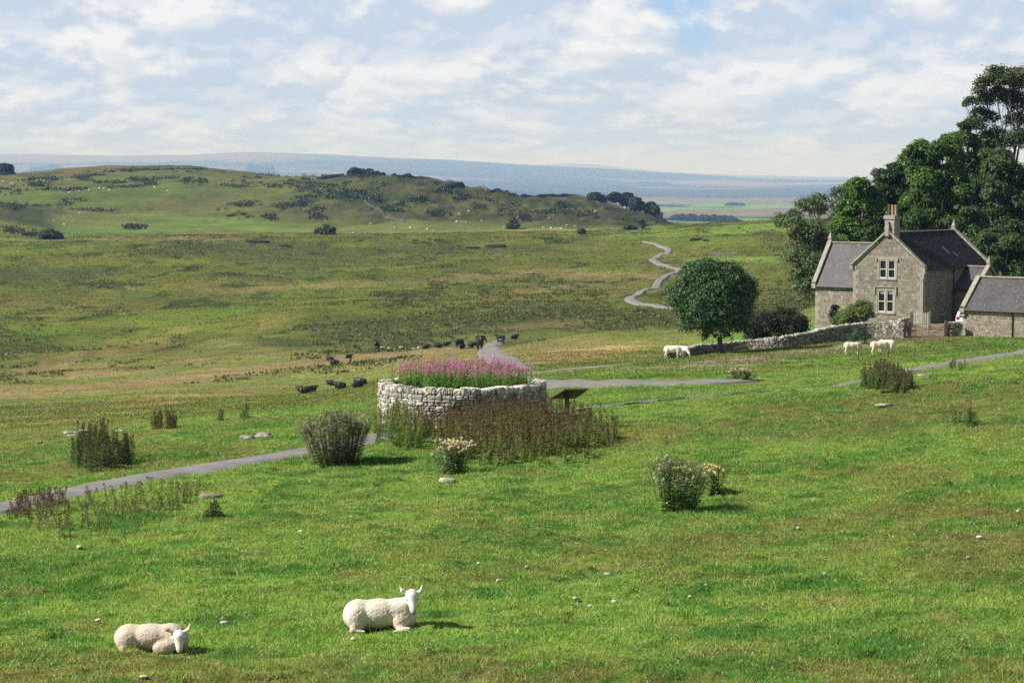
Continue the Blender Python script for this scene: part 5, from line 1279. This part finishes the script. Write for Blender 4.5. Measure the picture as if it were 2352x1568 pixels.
farwall('field_wall', 'thin dark field wall on the skyline left of the ridge top trees', [(640, 0), (700, 0), (790, 0)], 1.6, 1.0, Dfix=[crest(x * S)[1] for x in (640, 700, 790)])
farwall('crag_wall', 'straight grey wall running straight down the ridge slope', [(798, 425), (815, 440), (830, 455), (848, 470), (880, 492), (930, 510)], .55, .5)
def field_barn():
    X, D, z = crest(1515 * S); root = thing('field_barn', 'tiny stone field barn at the right hand end of the ridge trees', 'barn', (X, D, z))
    w = 1.9; d = 1.6; h = 1.7; a = 2.9; V = np.array([[X - w, D - d, z - 3], [X + w, D - d, z - 3], [X + w, D + d, z - 3], [X - w, D + d, z - 3], [X - w, D - d, z + h], [X + w, D - d, z + h], [X + w, D + d, z + h], [X - w, D + d, z + h], [X - w, D, z + a], [X + w, D, z + a]])
    m = MB(); m.add(V, [np.array([[0, 1, 5, 4], [2, 3, 7, 6]]), np.array([[1, 2, 6, 9, 5], [3, 0, 4, 8, 7]])], (.26, .23, .18)); m.build('wall', M_DRY, root)
    m = MB(); t = np.array([0, 0, .12]); m.add(np.array([[X - w - .2, D - d - .4, z + h - .2], [X + w + .2, D - d - .4, z + h - .2], [X + w + .2, D, z + a + .1], [X - w - .2, D, z + a + .1], [X + w + .2, D + d + .4, z + h - .2], [X - w - .2, D + d + .4, z + h - .2]]), np.array([[0, 1, 2, 3], [3, 2, 4, 5]]), (.20, .18, .17)); m.build('roof', M_DRY, root)
field_barn()
def sheepfold():
    p = hs(1657, 592); m = MB(); root = thing('hurdle_fence', 'short pale wooden hurdle standing on the moor beyond the round tree', 'fence', tuple(p))
    for x in np.linspace(-3.2, 3.2, 6): bar(m, (p.x + x, p.y, p.z - .2), (p.x + x, p.y, p.z + 1.3), .16, .16, up=(0, 1, 0))
    for z in (.35, .75, 1.1): bar(m, (p.x - 3.3, p.y, p.z + z), (p.x + 3.3, p.y, p.z + z), .06, .14)
    m.build('rails', simple('grey_wood', (.36, .35, .33), .8), root)
sheepfold()
M_CRAG = simple('dark_crag', (.022, .022, .016), .95, .8, .5)
def rock(label, x, y, w, h, seed, col=(.36, .34, .28), cat='rock', name='rock', D=None, dep=.7, group=None, flat=.35):
    r = np.random.RandomState(seed); p = hs(x, y); m_ = p.y / F * S; V, Fq = rbox(3, 2.8); V = V * (1 + .22 * (vn(V[:, 0] * 1.6 + seed, V[:, 1] * 1.6 + V[:, 2] * 1.3, seed)[:, None] - .5) * 2) + (r.rand(len(V), 3) - .5) * .07
    a = (r.rand() - .5) * .5; R = np.array([[math.cos(a), math.sin(a), 0], [-math.sin(a), math.cos(a), 0], [0, 0, 1]]); hh = h * m_
    col = tuple(q_ * .62 for q_ in col) if name == 'rock' else col
    q = (V * [w / 2 * m_, w / 2 * m_ * dep, hh * .62]) @ R + [p.x, p.y + w / 2 * m_ * dep * .5, p.z + hh * .22 + (.035 if name in ('wool_tuft', 'dung_pat') else 0)]
    m = MB(); m.add(q, Fq, col); return tag(m.build(name, M_CRAG if name == 'rock_outcrop' else M_DRY, smooth=True), label, cat, group)
rock('long flat grey boulder on the grass near the lower left path', 483, 1143, 56, 13, 1, (.34, .31, .22))
rock('pointed grey stone left of a rounder one beyond the path', 565, 1008, 36, 12, 2, (.30, .28, .24)); rock('rounded pale boulder beyond the path left of the large thistle', 603, 1003, 40, 11, 3, (.42, .40, .35))
rock('dark flat slab stone at far left of the slope', 163, 996, 40, 7, 4, (.22, .21, .18)); rock('rounded grey stone against the dark flat slab', 192, 996, 28, 13, 5, (.34, .32, .29)); rock('pale thin stone lying in front of the dark slab', 165, 1002, 24, 6, 6, (.5, .48, .42))
rock('pale pointed stone on the left slope right of the slab group', 275, 993, 24, 8, 7, (.44, .42, .36)); rock('small tan stone on the far left slope', 90, 1018, 14, 6, 8, (.30, .25, .18))
rock('flat white stone in front of the dock bed', 1029, 1107, 40, 12, 9, (.60, .56, .46)); rock('flat tan stone on the grass below the right hand dock clump', 2032, 933, 40, 7, 10, (.42, .31, .20))
rock('dark flat slab at the path edge near the right hand dock clump', 2092, 851, 24, 7, 11, (.10, .09, .08)); rock('pale thin slab in the grass right of the dark slab', 2125, 863, 34, 5, 12, (.34, .32, .26)); rock('stone lying in the grass in front of the wall by the gate', 1987, 789, 18, 6, 13, (.34, .30, .22))
# dark rock outcrops of the moor
for i, (x, y, w, h, lab) in enumerate([(1140, 568, 46, 9, 'dark overhanging rock outcrop in the middle of the moor'), (1085, 570, 34, 5, 'low dark outcrop just left of the overhanging one'), (590, 557, 60, 8, 'dark peaty outcrop on the moor left of centre'), (655, 566, 34, 5, 'small peaty bank right of the left hand outcrop'), (1600, 552, 30, 8, 'dark rock on the grassy rise left of the wood'), (1622, 554, 14, 5, 'little rock right beside the dark one on the rise'), (1040, 432, 50, 18, 'dark crag on the shoulder of the ridge')]):
    rock(lab, x, y, w, h, 30 + i, (.045, .042, .032), 'rock outcrop', 'rock_outcrop', dep=.35)
BITS = ['wool tuft on the grass below the straggling nettles at lower left', 'small wool tuft on the open grass under the flat white stone, nearer the camera', 'wool tuft right below the hind feet of the sheep with raised head', 'wool tuft at the bottom edge of the photo between the two resting sheep',
 'wool tuft on the grass to the upper left of the curled sheep', 'wool tuft on the grass between the two resting sheep', 'white wool tuft leftmost of a row of three right of the raised sheep', 'brown dung pat in the middle of a row of three right of the raised sheep', 'white wool tuft rightmost of a row of three right of the raised sheep',
 'white wool tuft just above the row of three bits', 'brownish bit on the grass right of the pale wool tuft above the row of three', 'small white wool tuft in a scattered line toward the right', 'wool tuft up right of the head of the raised sheep', 'brownish dung pat in the lower right grass', 'brownish dung pat above and left of the row of three',
 'small wool tuft on the grass to the right of the spear thistle', 'white wool tuft on the grass near the right edge, largest there', 'small wool tuft left of its neighbour above the raised sheep', 'small wool tuft below the scattered line right of the row of three', 'white wool tuft rightmost of the scattered line', 'brownish dung pat just below the white tuft near the right edge', 'tiny wool tuft at the very right edge']
for i, (x, y, w) in enumerate([(182, 1262, 18), (690, 1225, 16), (812, 1474, 17), (330, 1560, 24), (226, 1429, 18), (515, 1435, 24), (1322, 1380, 16), (1355, 1397, 14), (1411, 1387, 18), (1395, 1323, 20), (1622, 1350, 14), (1716, 1339, 12), (1145, 1338, 16), (2010, 1455, 14), (1210, 1307, 14), (1835, 1218, 12), (2250, 1238, 20), (1100, 1298, 12), (1585, 1375, 12), (1895, 1322, 12), (2225, 1285, 14), (2340, 1178, 12)]):
    brown = w == 14
    rock(BITS[i] , x, y, w * .8, 5.5, 60 + i, (.34, .26, .18) if brown else (.50, .47, .40), 'litter' if brown else 'wool', 'dung_pat' if brown else 'wool_tuft', group='brown bits on the grass' if brown else 'shed wool on the grass')

# ------------------------------------------------------------------ animals: one continuous surface grown from joints
def nets(prims, res, k, wool=None):
    """prims: (kind, a, b, ra, rb, colour, smoothing) capsule from a to b; or ('e', centre, radii, rot, None, colour). Surface nets."""
    lo = np.full(3, 1e9); hi = -lo
    for p in prims:
        if p[0] == 'e': lo = np.minimum(lo, np.array(p[1]) - max(p[2])); hi = np.maximum(hi, np.array(p[1]) + max(p[2]))
        else:
            m = max(p[3], p[4])
            for q in (p[1], p[2]): lo = np.minimum(lo, np.array(q) - m); hi = np.maximum(hi, np.array(q) + m)
    lo -= res * 3; hi += res * 3; n = np.ceil((hi - lo) / res).astype(int)
    g = [lo[i] + res * np.arange(n[i]) for i in range(3)]; X, Y, Z = np.meshgrid(*g, indexing='ij'); Pt = np.stack([X, Y, Z], -1)
    def dist(p, Q):
        if p[0] == 'e':
            q = Q - np.array(p[1])
            if p[3]: c, s = math.cos(p[3]), math.sin(p[3]); q = np.stack([q[..., 0] * c + q[..., 2] * s, q[..., 1], -q[..., 0] * s + q[..., 2] * c], -1)
            r = np.array(p[2]); k0 = np.linalg.norm(q / r, axis=-1); k1 = np.linalg.norm(q / (r * r), axis=-1); return k0 * (k0 - 1) / np.maximum(k1, 1e-6)
        a, b = np.array(p[1], float), np.array(p[2], float); ab = b - a; t = np.clip(((Q - a) @ ab) / max(ab @ ab, 1e-9), 0, 1)
        return np.linalg.norm(Q - a - t[..., None] * ab, axis=-1) - (p[3] + (p[4] - p[3]) * t)
    d = None
    for p in prims:
        e = dist(p, Pt)
        if d is None: d = e
        else:
            kk = p[6] if len(p) > 6 else k; h = np.clip(.5 + .5 * (e - d) / kk, 0, 1); d = e * (1 - h) + d * h - kk * h * (1 - h); d = np.minimum(d, d)
    if wool: 
        w = (vn(X * wool[0] + Y * 7, Z * wool[0] + Y * wool[0], 3) - .5) * wool[1] + (vn(X * wool[0] * 2.3 - Y * 9, Z * wool[0] * 2.3 + Y * 11, 8) - .5) * wool[1] * .6
        head = np.minimum.reduce([dist(p, Pt) for p in prims if p[5] is not wool[2]]); d = d + w * ss(.0, .05, head)
    neg = d < 0; cell = np.zeros(tuple(n - 1), bool); acc = np.zeros(tuple(n - 1) + (3,)); cnt = np.zeros(tuple(n - 1))
    cs = [(i, j, k_) for i in (0, 1) for j in (0, 1) for k_ in (0, 1)]
    sl = lambda A, c: A[c[0]:A.shape[0] - 1 + c[0], c[1]:A.shape[1] - 1 + c[1], c[2]:A.shape[2] - 1 + c[2]]
    for a in cs:
        for ax in range(3):
            if a[ax] == 1: continue
            b = list(a); b[ax] = 1; da, db = sl(d, a), sl(d, b); m = (da < 0) != (db < 0); t = np.where(m, da / np.where(m, da - db, 1), 0)
            for q in range(3): acc[..., q] += np.where(m, a[q] + (t if q == ax else 0), 0)
            cnt += m
    act = cnt > 0; idx = -np.ones(act.shape, int); idx[act] = np.arange(act.sum()); ii = np.argwhere(act); V = lo + res * (ii + acc[act] / cnt[act][:, None])
    Fq = []
    for ax in range(3):
        o1, o2 = (ax + 1) % 3, (ax + 2) % 3; s0 = [slice(1, -1)] * 3; s0[ax] = slice(0, -1); s1 = [slice(1, -1)] * 3; s1[ax] = slice(1, None)
        A = neg[tuple(s0)]; B = neg[tuple(s1)]; e = np.argwhere(A != B); 
        e[:, o1] += 1; e[:, o2] += 1
        def c(u, v): w = e.copy(); w[:, o1] -= u; w[:, o2] -= v; return idx[w[:, 0], w[:, 1], w[:, 2]]
        q = np.stack([c(1, 1), c(0, 1), c(0, 0), c(1, 0)], 1); fl = ~neg[e[:, 0], e[:, 1], e[:, 2]]; q[fl] = q[fl][:, ::-1]; Fq.append(q[(q >= 0).all(1)])
    Dm = np.stack([dist(p, V) for p in prims]); w = np.exp(-np.maximum(Dm - Dm.min(0), 0) / (res * 1.1)); w /= w.sum(0); col = np.einsum('pn,pc->nc', w, np.array([p[5] for p in prims]))
    return V, np.concatenate(Fq), col
def m_fleece():
    m, nt, N, L, bs = mat('fleece'); bs.inputs['Roughness'].default_value = .95; bs.inputs['Specular IOR Level'].default_value = .1
    tc = N.new('ShaderNodeTexCoord').outputs['Object']; n = addnoise(N, L, 26, 5, .7, tc); n2 = addnoise(N, L, 6, 4, .6, tc)
    c = mixc(N, L, 1.0, colattr(N), gray(N, L, mrange(N, L, n, .3, .7, .80, 1.10)), 'MULTIPLY'); c = mixc(N, L, mrange(N, L, n2, .48, .68, 0, .35, True), c, mixc(N, L, 1.0, c, (.88, .76, .62), 'MULTIPLY'))
    L.new(c, bs.inputs['Base Color']); bump(N, L, n, .6, .018, bs); bs.inputs['Sheen Weight'].default_value = .15; return m
M_FLEECE = m_fleece()
M_HIDE, nt_, N_, L_, b_ = mat('black_hide'); b_.inputs['Base Color'].default_value = (.012, .011, .011, 1); b_.inputs['Roughness'].default_value = .5
L_.new(colattr(N_), b_.inputs['Base Color'])
M_EYE = simple('dark_eye', (.01, .008, .006), .15); M_TAGO = simple('orange_tag', (.7, .28, .05), .5)
WOOL = (.66, .60, .50); FACE = (.74, .72, .68); PINK = (.66, .40, .34); NOSE = (.05, .045, .045); SHN = (.34, .25, .19)
def sheep_lying(kind):
    w = WOOL if kind == 'a' else (.58, .50, .40)
    pr = [('e', (-.33, .02, .23), (.25, .22, .245), 0, None, w), ('e', (-.02, .02, .25), (.36, .235, .235), 0, None, w), ('e', (.27, .02, .27), (.25, .20, .225), 0, None, w), ('e', (.40, -.02, .20), (.16, .16, .18), 0, None, w),
          ('e', (-.36, -.17, .19), (.15, .085, .19), .2, None, w), ('c', (-.38, -.21, .10), (-.42, -.24, .03), .05, .035, w), ('c', (-.42, -.24, .03), (-.24, -.27, .025), .028, .022, FACE),
          ('e', (.30, -.15, .14), (.12, .08, .12), 0, None, w)]
    if kind == 'a':
        pr += [('c', (.36, -.02, .36), (.47, -.08, .47), .145, .095, w), ('c', (.49, -.10, .56), (.495, -.14, .535), .094, .090, FACE), ('c', (.495, -.15, .53), (.515, -.275, .35), .080, .050, FACE), ('c', (.517, -.29, .345), (.518, -.305, .325), .036, .032, NOSE, .015),
               ('c', (.43, -.10, .575), (.35, -.10, .625), .030, .032, FACE, .02), ('c', (.35, -.10, .625), (.305, -.10, .70), .030, .010, FACE, .02), ('c', (.56, -.10, .575), (.63, -.10, .62), .030, .032, FACE, .02), ('c', (.63, -.10, .62), (.655, -.10, .715), .030, .010, FACE, .02),
               ('c', (.30, -.22, .06), (.44, -.27, .05), .045, .036, w), ('c', (.44, -.27, .05), (.22, -.30, .025), .034, .024, FACE)]
        eyes = [(.424, -.195, .505), (.575, -.19, .505)]; tags = [((.345, -.13, .63), M_TAGO), ((.64, -.13, .635), M_TAGO)]
    else:
        pr += [('c', (.34, -.05, .28), (.44, -.16, .26), .14, .10, w), ('c', (.45, -.20, .34), (.455, -.23, .32), .090, .088, FACE), ('c', (.455, -.24, .30), (.48, -.33, .12), .078, .048, FACE), ('c', (.482, -.345, .10), (.483, -.36, .085), .036, .030, (.20, .15, .14), .015),
               ('c', (.39, -.19, .38), (.35, -.20, .40), .028, .030, FACE, .02), ('c', (.335, -.205, .41), (.27, -.215, .44), .032, .034, PINK, .02), ('c', (.27, -.215, .44), (.22, -.22, .47), .032, .012, PINK, .02), ('c', (.52, -.18, .39), (.585, -.17, .43), .030, .030, FACE, .02), ('c', (.585, -.17, .43), (.61, -.16, .53), .030, .010, FACE, .02),
               ('e', (.20, -.20, .10), (.15, .08, .12), 0, None, w)]
        eyes = [(.388, -.285, .285), (.532, -.275, .285)]; tags = [((.60, -.20, .43), M_TAGO)]
    V, Fq, c = nets(pr, .0115, .045, (52, .009, w)); return V, Fq, c, eyes, tags
def lying(kind, label, x, y, rz, s):
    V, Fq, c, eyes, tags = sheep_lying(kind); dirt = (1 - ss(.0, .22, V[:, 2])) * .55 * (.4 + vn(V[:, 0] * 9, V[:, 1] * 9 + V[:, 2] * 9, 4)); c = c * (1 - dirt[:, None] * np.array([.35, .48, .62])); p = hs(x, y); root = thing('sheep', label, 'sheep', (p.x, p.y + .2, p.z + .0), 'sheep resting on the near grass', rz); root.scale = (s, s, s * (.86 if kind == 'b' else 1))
    mk('body', V, Fq, M_FLEECE, root, c, True, True)
    for e in eyes:
        V2, F2 = rbox(2, 2); mk('eye', V2 * .017 + np.array(e), F2, M_EYE, root, smooth=True, local=True)
    for t, m_ in tags:
        V2, F2 = rbox(1, 3); mk('ear_tag', V2 * [.018, .006, .014] + np.array(t), F2, m_, root, local=True)
lying('a', 'white sheep lying down with head raised and looking at the camera', 872, 1452, .02, .98)
lying('b', 'cream sheep curled up on the grass with lowered head and pink ear', 345, 1501, -.06, .96)
def quad(res, body, neck, head, legc, graze, fatness=1.0, cow=False, wool=None):
    b = body; pr = [('e', (-.30, 0, .60), (.24, .19 * fatness, .22), 0, None, b), ('e', (0, 0, .58), (.34, .21 * fatness, .23), 0, None, b), ('e', (.28, 0, .60), (.22, .18 * fatness, .22), 0, None, b)]
    for sx, sy in ((-1, 1), (-1, -1), (1, 1), (1, -1)):
        x = .34 * sx - (.04 if sx < 0 else 0); y = .11 * sy; sw = .04 * (1 if sy > 0 else -1)
        if sx < 0: pr += [('c', (x + .04, y, .50), (x + .03 + sw, y, .34), .10, .055, b), ('c', (x + .03 + sw, y, .34), (x - .05 + sw, y, .22), .045, .030, legc), ('c', (x - .05 + sw, y, .22), (x - .02 + sw, y, .02), .028, .026, legc)]
        else: pr += [('c', (x, y, .48), (x + sw, y, .28), .085, .042, b), ('c', (x + sw, y, .28), (x + sw, y, .02), .032, .026, legc)]
    if graze: pr += [('c', (.40, 0, .62), (.60, .02, .34), .14, .085, neck), ('c', (.60, .02, .30), (.68, .03, .10), .072, .042, head), ('c', (.58, .07, .33), (.52, .17, .33), .022, .016, head, .02), ('c', (.58, -.04, .33), (.52, -.13, .33), .022, .016, head, .02)]
    else: pr += [('c', (.38, 0, .66), (.58, .0, .84), .15, .095, neck), ('c', (.60, 0, .86), (.76, .0, .72), .078, .048, head), ('c', (.58, .06, .88), (.55, .17, .88), .022, .016, head, .02), ('c', (.58, -.06, .88), (.55, -.17, .88), .022, .016, head, .02)]
    pr.append(('c', (-.52, 0, .66), (-.56, 0, .30 if cow else .42), .03, .022, b, .03))
    return nets(pr, res, .06, wool)
def mesh_only(name, d, m_):
    return d
SG = quad(.018, (.63, .55, .44), (.63, .55, .44), FACE, FACE, True, 1.05, wool=None)
SGW = quad(.018, (.78, .74, .66), (.78, .74, .66), FACE, FACE, True, 1.0, wool=None)
def put(name, label, cat, d, m_, pos, rz, s, group, cache={}):
    k = id(d)
    if k not in cache:
        o = mk(name, d[0], d[1], m_, None, d[2], True, True); cache[k] = o.data
    else: o = bpy.data.objects.new(name, cache[k]); COL.objects.link(o)
    o.location = pos; o.rotation_euler = (0, 0, rz); o.scale = (s, s, s); return tag(o, label, cat, group)
gg = 'sheep grazing near the farmhouse'
for d, x, y, rz, s, lab in [(SG, 1958, 814, -.05, 1.05, 'cream sheep grazing alone, left of the pair below the farm gate'), (SG, 2020, 814, .05, 1.08, 'cream sheep grazing in front of a whiter one below the farm gate'), (SGW, 2036, 809, -.25, 1.1, 'whiter sheep grazing behind the cream one below the farm gate'),
                            (SGW, 1545, 822, -.15, 1.22, 'bright white sheep grazing at the left end of the drystone wall'), (SGW, 1569, 820, -.9, 1.1, 'smaller pinkish white sheep just right of the bright white one')]:
    p = hs(x, y); put('sheep', lab, 'sheep', d, M_FLEECE, (p.x, p.y, p.z), rz, s, gg)
FS = quad(.05, (.70, .66, .58), (.70, .66, .58), (.7, .68, .64), (.6, .57, .5), True, 1.1)
r_ = np.random.RandomState(99)
z5 = [(12, 283), (22, 268), (72, 278), (85, 281), (135, 265), (240, 260), (265, 258), (285, 265), (447, 339), (512, 331), (573, 318), (575, 326), (641, 313), (671, 315), (703, 325), (996, 306), (1079, 329), (515, 473), (350, 525), (413, 547)]
z6 = [(82, 462), (168, 415), (284, 433), (360, 433), (445, 440), (477, 448), (602, 366), (610, 371), (592, 403), (616, 405), (628, 406), (638, 407), (650, 352), (715, 402), (824, 432), (1019, 434), (1055, 437), (1078, 441), (1092, 438), (1105, 439), (1135, 422), (1175, 426), (1276, 354), (1048, 388)]
for i, (a, b) in enumerate(z5 + z6):
    if i < len(z5): px, py = a / 1.809 / 3.5625, (500 + b / 1.809) / 3.5625
    else: px, py = (1200 + a / 1.3835) / 3.5625, (500 + b / 1.3835) / 3.5625
    p = hit(px, py + .3, 760); left = i < len(z5)
    put('sheep', 'tiny white sheep dotted over the green slope of the left hand hill' if left else 'tiny white sheep on the pale green grass at the foot of the ridge', 'sheep', FS, M_FLEECE, tuple(p), r_.rand() * 6.28, 1.15, 'distant sheep on the left hill' if left else 'distant sheep below the ridge')
# black cattle
BK = (.011, .010, .010); CS = quad(.022, BK, BK, BK, BK, False, .95, True); CG = quad(.022, BK, BK, BK, BK, True, .95, True)
def cow_lying():
    b = BK; pr = [('e', (-.30, 0, .26), (.26, .25, .29), 0, None, b), ('e', (0, 0, .29), (.34, .27, .31), 0, None, b), ('e', (.26, 0, .33), (.22, .20, .27), 0, None, b), ('c', (.34, 0, .42), (.48, -.03, .55), .16, .10, b), ('c', (.49, -.03, .56), (.64, -.05, .46), .08, .05, b), ('c', (.46, .03, .61), (.43, .13, .62), .022, .015, b, .02), ('c', (.46, -.09, .61), (.43, -.18, .62), .022, .015, b, .02),
                  ('c', (.32, -.2, .08), (.5, -.22, .05), .05, .035, b), ('e', (-.3, -.18, .14), (.17, .08, .14), 0, None, b)]
    return nets(pr, .022, .06)
CL = cow_lying(); PI = math.pi
cows = [(CL, 197, 482, PI, 80, 'lying black cow at the left end, just above another lying on the tan strip'), (CL, 240, 522, PI, 100, 'lying black cow with head up facing left on the tan strip'), (CL, 373, 458, .2, 72, 'black cow lying above the small standing calf'), (CG, 387, 508, -1.5, 30, 'small black calf standing on the tan strip among lying cows'),
        (CG, 636, 374, 1.3, 55, 'black cow standing alone by the stony ditch'), (CL, 1090, 370, .1, 80, 'greyish black cow lying leftmost of the long row'), (CL, 1205, 362, PI, 85, 'black cow lying left of an overlapping neighbour in the row'), (CL, 1278, 348, 0, 88, 'black cow lying behind and right of its overlapping neighbour'),
        (CG, 1404, 368, 1.0, 75, 'black cow grazing with its back to us beside a lying calf'), (CL, 1430, 368, .5, 40, 'little black calf lying right beside the cow with its back turned'), (CL, 1515, 358, -1.2, 60, 'black cow lying with its head towards us left of the path group'), (CL, 1552, 342, .3, 66, 'black cow lying just behind the head on cow by the path'),
        (CG, 1597, 318, 0, 112, 'large black cow behind the head on one, muzzle down to the right'), (CS, 1592, 388, -1.45, 92, 'black cow standing head on at the left edge of the valley path'), (CS, 1785, 308, PI - .2, 108, 'black cow standing side on across the valley path facing left'), (CG, 1785, 325, -.6, 62, 'black calf standing in front of the cow that is side on'),
        (CL, 1915, 278, 0, 82, 'black cow lying rightmost, beyond the path'), (CL, 205, 712, PI, 72, 'lone black cow lying left on the lower slope'), (CL, 290, 744, PI, 78, 'black cow lying on the lower slope between the lone one and the overlapping pair'), (CL, 485, 708, PI - .3, 105, 'larger black cow of the overlapping pair on the lower slope'), (CL, 460, 730, .2, 68, 'smaller black cow in front of the larger one of the pair'),
        (CL, 30, 767, 0, 64, 'black cow lying low on the slope, second from the left'), (CL, -65, 775, PI, 46, 'small black calf lying furthest left, next to a grey backed cow'), (CL, -30, 785, 0, 60, 'grey backed black cow lying lowest on the slope')]
for d, a, b, rz, wz, lab in cows:
    px, py = (1100 + a / 2.613) / 3.5625, (1100 + b / 2.613) / 3.5625; p = hit(px, py); wm = wz / 2.613 / 3.5625 * p.y / F
    L0 = {id(CL): 1.15, id(CS): 1.36, id(CG): 1.26}[id(d)]; s = wm / max(.45, L0 * abs(math.cos(rz)) if abs(math.cos(rz)) > .5 else .62); s = min(max(s, .9), 1.75)
    put('cow', lab, 'cow', d, M_HIDE, (p.x, p.y, p.z + .04), rz, s, 'black cattle in the valley')
for i in range(7):
    x, y = 880 + 14 * i, 799 + (i % 3) * 1.5; rock('grey stone in the stony ditch beside the lone standing cow', x, y, 12, 4, 130 + i, (.34, .33, .31), 'rock', 'ditch_stone', group='stones in the ditch')
# ------------------------------------------------------------------ haze in the air
def build_haze():
    m = bpy.data.materials.new('haze_air'); m.use_nodes = True; N = m.node_tree.nodes; N.clear()
    o = N.new('ShaderNodeOutputMaterial'); v = N.new('ShaderNodeVolumePrincipled')
    v.inputs['Color'].default_value = (.31, .50, .90, 1); v.inputs['Absorption Color'].default_value = (1, 1, 1, 1); v.inputs['Density'].default_value = 0.80e-4; v.inputs['Anisotropy'].default_value = 0.0
    m.node_tree.links.new(v.outputs[0], o.inputs['Volume'])
    lo = float(GZ.min()) - 1; hi = float(GZ.max()) + 14
    c = np.array([0, 29000, (lo + hi) / 2]); V = boxv(c, 25000, 29200, (hi - lo) / 2)
    tag(mk('haze', V, CUBEF, m), kind='stuff')
build_haze()
